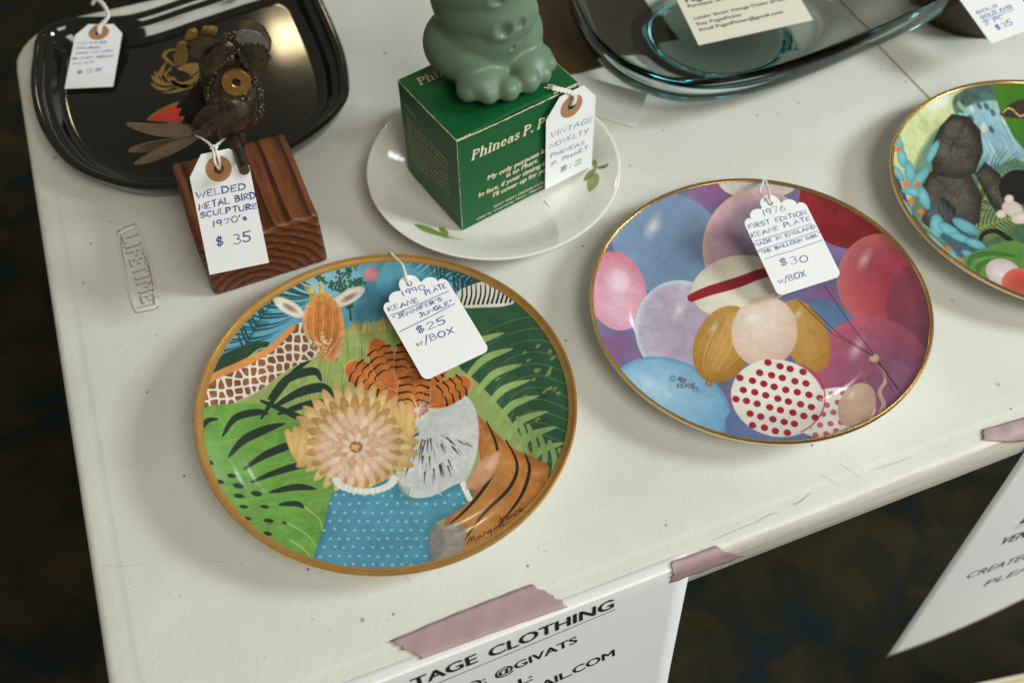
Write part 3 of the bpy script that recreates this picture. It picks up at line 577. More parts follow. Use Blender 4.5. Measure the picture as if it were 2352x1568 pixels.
    for k in range(9): p.stroke([(900 + k * 5, 1110 + k), (906 + k * 4, 1146)], 1.3, 1.3, (56, 118, 150), smooth=False)
    for k in range(15): a = .12 + k * .2; p.ell(838 + 68 * math.cos(a), 1094 + 34 * math.sin(a), 10, 8, 0, (232, 232, 226), (214, 216, 212))
    for k in range(5): p.ell(1064 + k * 3.5, 1112 + k * 8, 7, 7, 0, (232, 232, 228))
    p.ell(1112, 1082, 22, 50, 38, (222, 160, 122), (204, 136, 98), soft=3); p.ell(1128, 1066, 12, 36, 30, (232, 178, 142), (216, 150, 112), soft=3); p.ell(1098, 1100, 10, 34, 52, (214, 148, 110), soft=3)
    # painter's signature along the rim
    sig = [[(1075, 1246), (1079, 1236), (1083, 1228), (1085, 1238), (1090, 1226), (1093, 1236), (1097, 1233)], [(1106, 1225), (1099, 1228), (1101, 1233), (1108, 1226), (1110, 1229)], [(1113, 1227), (1115, 1219), (1120, 1219)], [(1130, 1212), (1123, 1215), (1124, 1220), (1131, 1213), (1128, 1228), (1122, 1230)], [(1136, 1215), (1138, 1208), (1143, 1206), (1141, 1212), (1146, 1202)], [(1148, 1206), (1153, 1200), (1149, 1198), (1148, 1205), (1156, 1202)], [(1159, 1203), (1156, 1188)], [(1152, 1196), (1161, 1191)],
           [(1168, 1196), (1164, 1178)], [(1174, 1178), (1166, 1188), (1178, 1190)], [(1180, 1186), (1184, 1180), (1180, 1178), (1180, 1186), (1188, 1181)], [(1194, 1174), (1188, 1177), (1190, 1181), (1196, 1175), (1198, 1178)], [(1200, 1178), (1201, 1169), (1206, 1166), (1207, 1172)], [(1210, 1168), (1214, 1163), (1210, 1161), (1210, 1168), (1218, 1163)]]
    for s_ in sig: p.stroke([(x + (-2 if x < 1160 else -16), y + (4 if x < 1160 else 6)) for x, y in s_], 2.0, 1.5, (44, 28, 22), soft=1.0, tex=0)

def art_balloon(p):
    R = random.Random(5)
    p.im[:] = (112, 110, 152); p.im += (p.noise[1][..., None] * V((60, 10, 44)) + p.noise[2][..., None] * V((34, 2, 20)))
    for x, y, r in ((1640, 440, 60), (1420, 800, 60), (1650, 940, 70), (1780, 960, 60), (1480, 830, 40), (1900, 690, 60)): p.ell(x, y, r, r * .8, 20, (146, 84, 138), (118, 106, 152), soft=30, op=.8)
    p.ell(1742, 416, 92, 42, 0, (196, 188, 196), (216, 210, 190), soft=2, rim=(222, 216, 198), pw=3)
    p.ell(1536, 562, 134, 116, 28, (110, 138, 176), (118, 144, 182), soft=2, tex=.06)
    p.ell(1738, 566, 124, 132, 14, (164, 140, 168), (222, 170, 176), soft=2, pw=3, off=(.25, .1), rim=(228, 178, 176))
    p.ell(1760, 560, 70, 100, 14, (124, 110, 140), (164, 140, 168), soft=40, op=.6)
    p.ell(1952, 470, 118, 100, 20, (158, 38, 48), (138, 30, 44), soft=2, tex=.14, off=(-.3, 0))
    p.ell(1416, 668, 68, 92, -14, (222, 166, 190), (206, 110, 132), soft=2, off=(0, .3), pw=2.4); p.ell(1420, 648, 30, 34, -10, (240, 218, 232), (224, 170, 192), soft=16, op=.6)
    p.ell(1568, 760, 108, 118, -24, (176, 158, 188), (194, 182, 208), soft=2.5, rim=(198, 212, 226), pw=2, tex=.10)
    p.ell(2022, 642, 100, 106, 12, (190, 66, 84), (210, 110, 116), soft=2, off=(.2, .1), pw=2.5); p.ell(2110, 700, 74, 98, 8, (156, 66, 94), (148, 70, 100), soft=2, op=.85)
    p.ell(1884, 752, 74, 66, 20, (92, 124, 166), (84, 112, 158), soft=2)
    p.ell(2000, 862, 140, 134, 0, (160, 84, 122), (196, 84, 112), soft=2, pw=3, off=(.2, .25)); p.ell(2070, 900, 90, 90, 0, (148, 98, 146), (160, 84, 122), soft=40, op=.7)
    p.ell(1540, 922, 142, 96, 22, (140, 186, 218), (96, 158, 206), soft=2, off=(-.2, -.1), pw=2, rim=(88, 152, 200)); p.ell(1500, 890, 70, 30, 30, (188, 214, 232), (140, 186, 218), soft=20, op=.5)
    p.ell(1762, 986, 98, 58, 12, (100, 120, 172), (92, 110, 164), soft=2)
    # a cream balloon with a red band, a golden one and a flesh-coloured one
    p.ell(1690, 656, 104, 68, -14, (236, 230, 212), (218, 210, 192), soft=2, tex=.03, off=(.2, .2))
    p.stroke([(1588, 684), (1628, 668), (1690, 650), (1750, 628), (1790, 622)], 18, 18, (160, 30, 42), soft=2, mid=24)
    p.ell(1662, 790, 66, 92, 24, (206, 154, 72), (172, 116, 42), soft=2.5, tex=.12, off=(-.2, -.3), pw=1.6); p.stroke([(1628, 868), (1622, 882), (1634, 884), (1628, 870)], 5, 5, (172, 116, 42))
    for k in range(40): t = R.uniform(-1, 1); p.stroke([(1690 + t * 44, 716 + abs(t) * 24), (1668 + t * 60, 790), (1636 + t * 34, 856 - abs(t) * 10)], 2.6, 1, R.choice([(222, 176, 96), (178, 124, 48), (228, 188, 116)]), op=.5)
    p.ell(1848, 770, 52, 88, -26, (208, 158, 78), (176, 120, 46), soft=2.5, tex=.12, off=(-.2, -.3), pw=1.6)
    p.ell(1756, 762, 76, 82, 10, (236, 216, 202), (216, 176, 156), soft=3, tex=.05, off=(-.2, -.3), pw=1.8); p.ell(1730, 732, 22, 16, -30, (246, 236, 228), (236, 216, 202), soft=12, op=.8); p.stroke([(1764, 842), (1758, 856), (1772, 856), (1765, 844)], 5, 5, (214, 172, 152))
    for x, y, r in ((1640, 752, 14), (1834, 720, 12), (1652, 630, 16), (1500, 520, 24), (1560, 712, 20), (1986, 596, 20), (1968, 800, 22)): p.ell(x, y, r * .5, r, 30, (240, 232, 222), (220, 205, 200), soft=r * .7, op=.55)
    # two white balloons spotted with red and pink
    def spotted(cx, cy, rx, ry, rot, col, st, r):
        p.ell(cx, cy, rx, ry, rot, (238, 232, 222), (220, 210, 202), soft=2, tex=.03, off=(-.2, -.3)); a = math.radians(rot)
        for i in range(-7, 8):
            for j in range(-6, 7):
                u, v = (i + .5 * (j % 2)) * st / rx, j * st * .9 / ry
                if u * u + v * v < .86: p.ell(cx + u * rx * math.cos(a) - v * ry * math.sin(a) + R.uniform(-2, 2), cy + u * rx * math.sin(a) + v * ry * math.cos(a) + R.uniform(-2, 2), r, r * .86, 20, col, soft=1.5, tex=.05)
    spotted(1916, 948, 96, 58, -8, (206, 92, 116), 24, 7.2); spotted(1786, 914, 108, 88, 14, (170, 34, 50), 27, 8.6)
    p.stroke(arc(1786, 914, 109, 89, -60, 60, 16), 3, 3, (176, 44, 66), soft=1.4, op=.8)
    # buff streamer curling up to the gathered strings
    p.ell(1968, 930, 40, 54, 30, (226, 190, 166), (196, 150, 128), soft=2.5, tex=.06, off=(-.2, -.3)); p.ell(1956, 908, 8, 13, 30, (244, 226, 212), (226, 190, 166), soft=7, op=.7)
    p.stroke([(1990, 872), (2010, 850), (2000, 832), (2012, 818)], 2, 2, (120, 80, 66)); p.stroke([(1900, 1004), (1936, 990), (1960, 1000), (1990, 982), (2010, 962), (2030, 930), (2020, 900), (2034, 870), (2014, 826)], 7, 5, (214, 176, 152), soft=1.4, mid=11); p.ell(2008, 822, 12, 9, -20, (222, 186, 164), (196, 150, 130), soft=2)
    for P in ([(1860, 706), (1930, 770), (2006, 816)], [(1834, 690), (1910, 764), (2004, 818)], [(1894, 656), (1950, 740), (2008, 814)]): p.stroke(P, 1.8, 1.8, (84, 54, 52), soft=1.1, smooth=False, tex=0)
    for P in ([(2016, 830), (2062, 894)], [(2016, 832), (2052, 900)], [(2018, 830), (2070, 902)]): p.stroke(P, 1.8, 1.4, (74, 48, 48), soft=1.1, smooth=False, tex=0)
    # painter's mark
    bk = (92, 84, 92)
    def wr(t, x0, y0, x1, y1, h):
        v, fcs = hand(t, 0, 0, 1, 0, 1, .01); 
        tot = 0; 
        ux, uy = x1 - x0, y1 - y0; L = math.hypot(ux, uy); ux /= L; uy /= L; x = 0; adv = sum(GL[c][0] + .2 for c in t); sx = L / adv
        for c in t:
            for s_ in GL[c][1]:
                P = [(x0 + (x + a) * sx * ux + b * h * uy, y0 + (x + a) * sx * uy - b * h * ux) for a, b in s_]; p.stroke(P, 1.8, 1.8, bk, soft=1.0, smooth=len(P) > 4, tex=0)
            x += GL[c][0] + .2
    wr('MDH', 1556, 874, 1574, 880, 10); p.stroke(arc(1545, 869, 7, 6, 0, 360, 14), 1.6, 1.6, bk, smooth=False); p.stroke(arc(1545, 869, 3, 3, 40, 320, 9), 1.3, 1.3, bk, smooth=False)
    wr('KEANE', 1556, 890, 1600, 888, 9); wr("'75", 1584, 900, 1607, 899, 9)

def p_in(P, x, y):
    ins = False
    for i in range(len(P)):
        ax, ay = P[i - 1]; bx, by = P[i]
        if (ay > y) != (by > y) and x < (bx - ax) * (y - ay) / (by - ay) + ax: ins = not ins
    return ins

def art_waterfall(p):
    R = random.Random(11)
    p.im[:] = (92, 132, 104); p.im += p.noise[1][..., None] * V((40, 40, 20))
    p.poly([(2040, 330), (2090, 250), (2180, 205), (2230, 200), (2220, 260), (2150, 300), (2100, 380), (2090, 480), (2050, 420)], (196, 206, 146), soft=12, tex=.15)
    p.ell(2155, 235, 40, 26, -30, (226, 236, 226), (200, 210, 160), soft=20, op=.8)
    p.poly([(2190, 225), (2240, 195), (2300, 190), (2296, 240), (2240, 262), (2200, 270)], (78, 112, 104), soft=5, tex=.5)
    p.poly([(2200, 262), (2300, 232), (2380, 300), (2380, 480), (2300, 440), (2236, 360)], (140, 186, 206), soft=6, tex=.12)
    for k in range(46): x = R.uniform(2210, 2360); y = R.uniform(262, 380); p.stroke([(x, y), (x + 14, y + 28), (x + 34, y + 64)], 3, 1, R.choice([(196, 220, 226), (112, 164, 190), (170, 204, 216)]), op=.6)
    for k in range(16): x = R.uniform(2200, 2310); y = R.uniform(240, 300); p.ell(x, y, 9, 5, 60, R.choice([(70, 104, 100), (150, 176, 130), (206, 220, 190)]), soft=3)
    # ferns low down
    p.poly([(2150, 470), (2230, 420), (2360, 380), (2380, 700), (2250, 620), (2170, 540)], (70, 104, 72), soft=8, tex=.3)
    for P in ([(2180, 520), (2240, 470), (2300, 440), (2352, 420)], [(2200, 560), (2260, 520), (2330, 500)], [(2250, 430), (2300, 400), (2350, 396)]): p.frond(P, 16, 46, 4, (156, 166, 84), both=True, op=.9); 
    p.frond([(2240, 400), (2290, 380), (2352, 385)], 12, 40, 4.5, (60, 122, 128), op=.9)
    # a seated pile of dark mossy boulders
    for P, c in (([(2128, 500), (2112, 440), (2136, 396), (2180, 380), (2230, 400), (2256, 450), (2250, 510), (2200, 536), (2150, 530)], (74, 68, 60)), ([(2142, 400), (2138, 340), (2160, 290), (2186, 262), (2226, 268), (2252, 300), (2258, 350), (2240, 398), (2196, 412)], (70, 66, 58)), ([(2240, 400), (2262, 372), (2296, 400), (2320, 450), (2326, 492), (2296, 500), (2270, 460)], (66, 60, 54)), ([(2116, 510), (2126, 466), (2166, 452), (2196, 480), (2192, 524), (2150, 536)], (70, 72, 84))):
        p.poly(P, c, soft=3, tex=.35, edge=tuple(V(c) * .55), ew=22, smooth=False); q = V(P); m_ = q.mean(0)
        p.poly(m_ + (q - m_) * .62 + (-7, -12), tuple(V(c) * 1.35), soft=12, op=.6, tex=.4)
        for k in range(3): i = k * 2 % len(P); p.stroke([q[i], m_ + V((R.uniform(-16, 16), R.uniform(-16, 16))), q[(i + 4) % len(P)]], 2.2, 1, (36, 32, 30), op=.6)
        for k in range(60):
            t, w_ = R.uniform(0, 6.28), R.uniform(0, .7); d_ = (q - m_)[R.randrange(len(P))] * w_; xx, yy = m_ + d_ + (R.uniform(-8, 8), R.uniform(-8, 8)); p.ell(xx, yy, R.uniform(1.5, 4), R.uniform(1, 2.4), R.uniform(0, 180), R.choice([(48, 44, 42), (108, 102, 88), (88, 96, 66), (96, 104, 74)]), op=.6, soft=1)
    p.ell(2340, 430, 46, 40, 0, (26, 24, 26), soft=2); 
    for x, y, a, b, r in ((2326, 480, 26, 18, 20), (2348, 500, 26, 14, -10), (2300, 492, 12, 10, 0), (2318, 458, 11, 11, 0)): p.ell(x, y, a, b, r, (226, 212, 200), (200, 182, 172), soft=2)
    p.stroke([(2250, 560), (2260, 536), (2290, 532), (2330, 560), (2352, 590)], 10, 12, (32, 34, 32))
    # trunk, turquoise leaves, orange flowers
    p.stroke([(2050, 380), (2070, 440), (2110, 520), (2190, 590), (2260, 640)], 9, 8, (62, 66, 76), mid=13); p.stroke([(2180, 490), (2230, 550), (2290, 600)], 10, 5, (66, 72, 76))
    p.poly([(2150, 520), (2230, 540), (2300, 590), (2240, 610), (2180, 570)], (54, 92, 110), soft=4)
    for x, y, a, b, r in ((2060, 320, 26, 9, 60), (2072, 362, 24, 11, 78), (2090, 400, 32, 12, 80), (2110, 412, 34, 12, -50), (2098, 440, 28, 11, 10), (2122, 454, 30, 12, 70), (2064, 400, 22, 8, 55), (2056, 440, 24, 8, 50), (2080, 476, 26, 9, 55), (2152, 518, 26, 16, 84), (2180, 528, 30, 12, 30), (2218, 520, 34, 13, 28), (2206, 546, 28, 9, 20), (2120, 540, 26, 8, 48), (2150, 560, 34, 9, 44), (2190, 592, 26, 10, 62), (2230, 588, 24, 8, 30), (2240, 560, 26, 10, 20), (2142, 350, 30, 9, -64), (2280, 640, 30, 12, 66)):
        p.ell(x, y, a, b, r, (112, 186, 194), (70, 150, 166), soft=1.6, tex=.1)
    for x, y in ((2062, 344), (2080, 424), (2106, 424), (2092, 462), (2116, 486), (2078, 500), (2128, 566), (2176, 572), (2206, 598), (2050, 402)):
        for k in range(7): a = k * .9 + R.uniform(-.2, .2); p.stroke([(x, y), (x + 10 * math.cos(a), y + 9 * math.sin(a))], 5, 2, (222, 118, 48), smooth=False)
    # bright leaf, moth and bottom bloom
    p.poly([(2290, 180), (2390, 175), (2390, 360), (2340, 330), (2310, 280), (2292, 240)], (66, 128, 34), soft=2, tex=.12)
    p.poly([(2296, 262), (2320, 240), (2350, 228), (2370, 236), (2368, 268), (2330, 272)], (62, 52, 40), soft=2)
    for k in range(14): p.ell(2304 + k * 4.4, 258 - math.sin(k * .5) * 9, 3, 2.2, 30, (214, 200, 150) if k % 2 else (206, 160, 70), soft=1)
    p.poly([(2210, 600), (2260, 570), (2352, 560), (2390, 700), (2300, 690), (2230, 650)], (92, 144, 64), soft=4, tex=.15)
    for P in ([(2222, 640), (2228, 596), (2270, 582), (2330, 588)], [(2246, 650), (2250, 610), (2290, 596)], [(2200, 622), (2260, 660), (2340, 684)]): p.stroke(P, 8, 5, (56, 116, 40), mid=13)
    p.ell(2306, 628, 44, 32, 24, (230, 214, 212), (204, 176, 178), soft=2); p.ell(2346, 652, 46, 36, 10, (206, 62, 52), (226, 108, 92), soft=2)

PLATES = 'decorated plates laid out for sale'
PF = lambda zr: smoothprof([(0, .0085), (.3, .0085), (.6, .0087), (.70, .0094), (.78, .0112), (.86, .0142), (.93, .0178 + (zr - .022) * .6), (.97, zr - .0018), (1.0, zr)])
build_plate('jungle_plate', 'round plate with bright jungle leaves and flowers, wide antique gold rim', Plate(-.0718, .3151, .1082, .05, .003, PF(.0195)), art_jungle, .955, M['gold2'], 0, PLATES, .16)
build_plate('balloon_plate', 'round plate printed with red, pink and blue balloons, thin shiny gold rim', Plate(.152, .3853, .1031, -.035, .0022, PF(.0200)), art_balloon, .978, M['gold'], 0, PLATES, .10)
build_plate('waterfall_plate', 'round plate printed with a waterfall, dark boulders and turquoise leaves', Plate(.3657, .480, .1088, 0, 0, PF(.0215)), art_waterfall, .975, M['gold'], 0, PLATES, .10)

# ------------------------------------------------------------------ price tags
def price_tag(label, fr, w, hs, style, zc, lines, rules=(), ink=None, pen=.5, group='handwritten price tags'):
    """card lying in frame fr (origin at its lower left corner); zc = three measured corners, lines in the same measure"""
    mm = .001; w *= mm; hs *= mm; hole_r = .0021
    if style == 'shipping':
        out = [(0, 0), (w, 0), (w, hs), (w * .74, hs + .34 * w), (w * .26, hs + .34 * w), (0, hs)]; hc = (w * .5, hs + .045 * w); hole_r = .088 * w
    else:
        c = w / 2; out = arc(.09 * w, .09 * w, .09 * w, .09 * w, 180, 270, 6) + arc(w - .09 * w, .09 * w, .09 * w, .09 * w, 270, 360, 6)
        rt = arc(w - .09 * w, hs - .04 * w, .09 * w, .10 * w, 0, 95, 7) + arc(c + .25 * w, hs + .05 * w, .125 * w, .115 * w, -8, 128, 8) + arc(c, hs + .175 * w, .15 * w, .15 * w, -10, 90, 8)
        out += rt + [(w - x, y) for x, y in rt[::-1][1:]]; hc = (c, hs + .19 * w); hole_r = .045 * w
    hole = arc(hc[0], hc[1], hole_r, hole_r, 0, 345, 18)
    v, fc = fillmesh(out, [hole], .0004); root = obj('price_tag', fr(v), fc, M['paper'], None, fr([[w / 2, 0, 0]])[0], smooth=False); tag(root, label, 'price tag', group)
    if style == 'shipping':
        v, fc = fillmesh(arc(hc[0], hc[1], .215 * w, .215 * w, 0, 352, 36), [arc(hc[0], hc[1], hole_r * .97, hole_r * .97, 0, 345, 18)], .0003); obj('hole_reinforcement', fr(v + (0, 0, .0004)), fc, M['kraft'], root, smooth=False)
    if zc:
        A = np.linalg.solve(np.array([[*zc[0], 1], [*zc[1], 1], [*zc[2], 1]], float), np.array([[0, 0], [w, 0], [0, hs]])); cv = lambda x, y: V((x, y, 1)) @ A
        sc = w / math.hypot(zc[1][0] - zc[0][0], zc[1][1] - zc[0][1]); parts = []
        for t, x0, y0, x1, y1, h in lines:
            a, b = cv(x0, y0), cv(x1, y1); parts.append(hand(t, a[0], a[1], b[0], b[1], h * sc * .85, pen * mm))
        for x0, y0, x1, y1 in rules: parts.append(ribbon([cv(x0, y0), cv((x0 + x1) / 2, (y0 + y1) / 2 + 3), cv(x1, y1)], pen * mm * .9))
        v, fc = join(parts); v[:, 2] = .0005; obj('handwriting', fr(v), fc, ink or M['ink'], root, smooth=False)
    root['_h'] = 0; del root['_h']
    return root, fr([[hc[0], hc[1], 0]])[0]
def tie(root, paths, rad=.00075):
    obj('string', *join([twine(q, rad) for q in paths]), M['string'], root)

# ---- wood block with the welded bird
FLw, FRw, BLw = V((-.190, .407, 0)), V((-.120, .437, 0)), V((-.224, .483, 0))
bx = (FRw - FLw) / np.linalg.norm(FRw - FLw); by = V((-bx[1], bx[0], 0)); BW, BD, BH = .0762, .0825, .0455
def rbox(sx, sy, sz, r, n):
    vs, fs, k = [], [], 0
    for ax in range(3):
        for sg in (-1, 1):
            g = np.linspace(-1, 1, n); a, b = np.meshgrid(g, g); p = np.zeros((n * n, 3)); p[:, ax] = sg; p[:, (ax + 1) % 3] = a.ravel() * sg; p[:, (ax + 2) % 3] = b.ravel(); p *= V((sx, sy, sz)) / 2
            vs.append(p); fs += [[k + i * n + j, k + i * n + j + 1, k + (i + 1) * n + j + 1, k + (i + 1) * n + j] for i in range(n - 1) for j in range(n - 1)]; k += n * n
    v = np.concatenate(vs); inn = np.clip(v, -V((sx, sy, sz)) / 2 + r, V((sx, sy, sz)) / 2 - r); d = v - inn; L = np.linalg.norm(d, axis=1)[:, None] + 1e-12
    return inn + d / L * r, d / L, fs
def weld(v, fs, tol=1e-6):
    key = {}; mp = []; out = []
    for p in np.round(v / tol).astype(np.int64):
        t = tuple(p)
        if t not in key: key[t] = len(out); out.append(p * tol)
        mp.append(key[t])
    return np.array(out), [[mp[i] for i in q] for q in fs]
v, nrm, fs = rbox(BW, BD, BH, .0035, 46)
gx = (v[:, 0] / BW + .5); top = np.clip(nrm[:, 2], 0, 1)
gro = sum(a * np.exp(-((gx - c) / s) ** 2) for c, s, a in ((.08, .025, .0008), (.16, .03, .0016), (.27, .035, .0011), (.40, .03, .0006), (.555, .020, .0016), (.735, .022, .0017), (.90, .03, .0004)))
v[:, 2] -= gro * top; v[:, 2] += top * .0007 * np.sin(gx * 19) 
front = np.clip(-nrm[:, 1], 0, 1); v[:, 1] += front * .00035 * (np.sin(v[:, 0] * 900 + v[:, 2] * 500) * .5 + np.sin(v[:, 2] * 1500 + v[:, 0] * 300) * .5)
v[:, 0] += .0006 * np.sin(v[:, 1] * 60); bot = np.clip(-nrm[:, 2], 0, 1)
v, fs = weld(v, fs); wc = FLw + bx * BW / 2 + by * BD / 2
bird = empty('bird_sculpture', wc); tag(bird, 'dark welded metal bird standing on a grooved brown wooden block', 'sculpture')
obj('wooden_block', wc + v[:, 0:1] * bx + v[:, 1:2] * by + (v[:, 2:3] + BH / 2 + .0001) * EZ, fs, M['wood'], bird)
BY = .470
def bp(px, py, y=BY): return hit(px, py, (0, y, 0), (0, 1, 0))
def zb(x, y): return (258.4 + .4212 * x, 45.9 + .4212 * y)
def puff(P, th, yoff=0., n=7, flat=.0, wob=0.):
    """a hammered shell: measured outline with real thickness, bulging to front and back"""
    P = catmull([bp(*zb(x, y), BY + yoff) for x, y in P], 4, True); c = P.mean(0); rings = []
    for sg in (-1, 1):
        ks = np.linspace(0, 1, n) if sg < 0 else np.linspace(1, 0, n)[1:]
        for k in ks:
            s_, h = math.sin(k * math.pi / 2), math.cos(k * math.pi / 2)
            q = c + (P - c) * max(.03, s_); q = q.copy(); q[:, 1] = BY + yoff + sg * th * h
            if wob: q[:, 1] += wob * np.sin(np.arange(len(q)) * 1.7 + k * 4)
            rings.append(q)
    return loft(rings, True, True, True)
def slab(P, th, yoff=0., smooth=True, bend=None, n=3):
    Q = V([bp(*zb(x, y), BY + yoff) for x, y in P]); Q = catmull(Q, n, True) if smooth else Q; a, b, c, d = Q.copy(), Q.copy(), Q.copy(), Q.copy(); ct = Q.mean(0)
    o = yoff + (bend(Q) if bend else 0)
    a[:, 1] = b[:, 1] = BY + o - th / 2; c[:, 1] = d[:, 1] = BY + o + th / 2; a = ct * 0 + a; 
    a2 = a + (ct - a) * V((.04, 0, .04)); d2 = d + (ct - d) * V((.04, 0, .04)); return loft([a2, b, c, d2], True, True, True)
BODY = [(600, 88), (655, 110), (690, 152), (708, 205), (745, 262), (788, 328), (816, 400), (822, 480), (800, 545), (748, 592), (690, 622), (620, 640), (540, 640), (470, 625), (436, 590), (450, 555), (492, 510), (506, 450), (494, 380), (482, 300), (478, 240), (520, 175), (560, 120)]
WING = [(428, 596), (452, 520), (520, 464), (600, 428), (662, 418), (718, 440), (744, 480), (740, 545), (700, 602), (620, 634), (540, 641), (470, 625)]
obj('body_shell', *puff(BODY, .0115), M['steel'], bird)
obj('wing', *puff(WING, .0060, -.0088), M['steel'], bird)
obj('neck_plate', *puff([(505, 448), (494, 380), (482, 300), (480, 236), (520, 176), (600, 120), (660, 130), (690, 165), (640, 205), (585, 250), (545, 300), (525, 360), (520, 430)], .0035, -.0088), M['steel'], bird)
obj('crest', *slab([(474, 232), (440, 226), (412, 190), (422, 130), (412, 100), (442, 88), (492, 74), (560, 86), (596, 100), (622, 132), (604, 178), (560, 218), (520, 232)], .0022, -.006, bend=lambda Q: .004 * np.sin((Q[:, 2] - .13) * 150)), M['steel'], bird)
for P, y in (([(345, 232), (338, 196), (352, 178), (345, 150), (358, 128), (398, 126), (412, 150), (414, 196), (398, 232), (372, 236)], -.007), ([(398, 100), (396, 78), (420, 58), (452, 56), (462, 78), (452, 94), (420, 98)], -.008), ([(488, 82), (490, 46), (512, 40), (566, 48), (566, 74), (540, 70)], -.006)):
    obj('brass_trim', *slab(P, .0034, y), M['brass'], bird)
obj('beak_hood', *slab([(668, 78), (700, 56), (770, 62), (812, 84), (838, 124), (856, 165), (852, 212), (832, 244), (800, 264), (764, 240), (730, 190), (702, 140)], .017, -.001), M['steel'], bird)
obj('hood_band', *slab([(672, 84), (700, 58), (770, 63), (810, 84), (838, 126), (852, 160), (822, 134), (770, 128), (712, 142), (690, 120)], .002, -.0106), mat('ground_steel', (.27, .26, .25), .36, .85, var=.4, vscale=200, bump=.0004, bscale=300), bird)
obj('beak_plate', *slab([(712, 148), (760, 132), (820, 130), (846, 166), (848, 206), (828, 240), (800, 258), (770, 240), (735, 190)], .002, -.0100), M['steel'], bird)
obj('beak_slot', *slab([(694, 140), (720, 140), (768, 234), (750, 244), (720, 198)], .002, -.0125, False), M['black_and_gap'], bird)  # black slab painted in for the shaded open gap of the hood
obj('rear_wing', *slab([(350, 472), (400, 420), (470, 330), (500, 380), (510, 470), (470, 540), (430, 566), (380, 560), (400, 518), (362, 516), (384, 474)], .003, .004, False), M['black_and_gap'], bird)
for P, y, t in (([(82, 552), (130, 545), (250, 558), (380, 570), (446, 606), (418, 634), (300, 626), (180, 595)], -.004, .0016), ([(98, 688), (180, 655), (290, 640), (400, 640), (300, 684), (116, 706)], .004, .0014), ([(130, 757), (250, 682), (400, 640), (468, 650), (380, 698), (240, 747), (140, 770)], -.002, .0014)):
    obj('tail_feather', *slab(P, t, y, bend=lambda Q: .003 * np.sin((Q[:, 0] + .2) * 60)), M['steel2'], bird)
# eye: a brass washer
ec = bp(*zb(674, 340), BY - .0135); th = np.arange(40) * 2 * math.pi / 40; R_ = .0082; nE = V((.18, -.96, .22)); nE /= np.linalg.norm(nE); e1 = np.cross(EZ, nE); e1 /= np.linalg.norm(e1); e2 = np.cross(nE, e1)
rg = [ec + nE * h + (r * np.cos(th))[:, None] * e1 + (r * np.sin(th))[:, None] * e2 for r, h in ((R_, -.002), (R_, .0004), (R_ * .95, .0009), (R_ * .34, .0009), (R_ * .28, .0004), (R_ * .28, -.002))]
eye = obj('eye_washer', *loft(rg), M['brass'], bird); obj('pupil', *loft([ec - nE * .0015 + (r * np.cos(th))[:, None] * e1 + (r * np.sin(th))[:, None] * e2 for r in (R_ * .32, .0001)], True, False, True), M['black_and_gap'], eye)
# legs reach the block; each ends in a cut rod
for q in ([bp(*zb(650, 590), BY), atd(*zb(664, 660), .603), atd(*zb(720, 822), .582)], [bp(*zb(690, 600), BY), bp(*zb(698, 650), BY - .001), at(*zb(690, 760), BH - .0008)]): obj('leg', *tube(catmull(q, 8), .0031, 10), M['steel'], bird)
bl_, R2 = [], random.Random(2)
def beads(P, n, y, r0=.0008, r1=.0015):
    Q = catmull([bp(*zb(a, b), BY + y) for a, b in P], 12); idx = np.linspace(0, len(Q) - 1, n).astype(int)
    for i in idx:
        c = Q[i] + V((R2.uniform(-.0005, .0005), 0, R2.uniform(-.0005, .0005))); c[1] = BY + y + R2.uniform(-.0008, .0008); r = R2.uniform(r0, r1); a = np.arange(7) * 2 * math.pi / 7
        bl_.append(loft([c + V((0, -h * r, 0)) + s_ * r * np.c_[np.cos(a), 0 * a, np.sin(a)] * R2.uniform(.8, 1.2) for s_, h in ((1, -.3), (1.05, .2), (.7, .75), (.1, 1))], True, False, True))
beads([(694, 160), (712, 210), (748, 268), (790, 335), (816, 405), (820, 480), (798, 545), (764, 572)], 34, -.0035); beads([(690, 180), (708, 230), (742, 290), (782, 350), (800, 420), (802, 500), (775, 560)], 20, -.0075)
beads([(518, 436), (520, 380), (540, 325), (590, 255), (640, 205), (684, 170)], 13, -.0120); beads([(702, 132), (760, 124), (820, 130), (850, 165), (852, 235)], 20, -.0105); beads([(560, 180), (562, 182)], 2, -.0085, .001, .0016)
beads([(718, 400), (744, 420), (735, 440), (712, 432)], 5, -.0145, .001, .0018); beads([(520, 600), (530, 612), (512, 615)], 4, -.0135, .001, .0016); beads([(430, 580), (440, 590)], 2, -.010); beads([(610, 80), (650, 70), (690, 80), (640, 100)], 10, -.0085, .0008, .0014); beads([(690, 630), (712, 640)], 4, -.008, .001, .0018)
o = obj('weld_beads', *join(bl_), M['bead'], bird); o['kind'] = 'stuff'

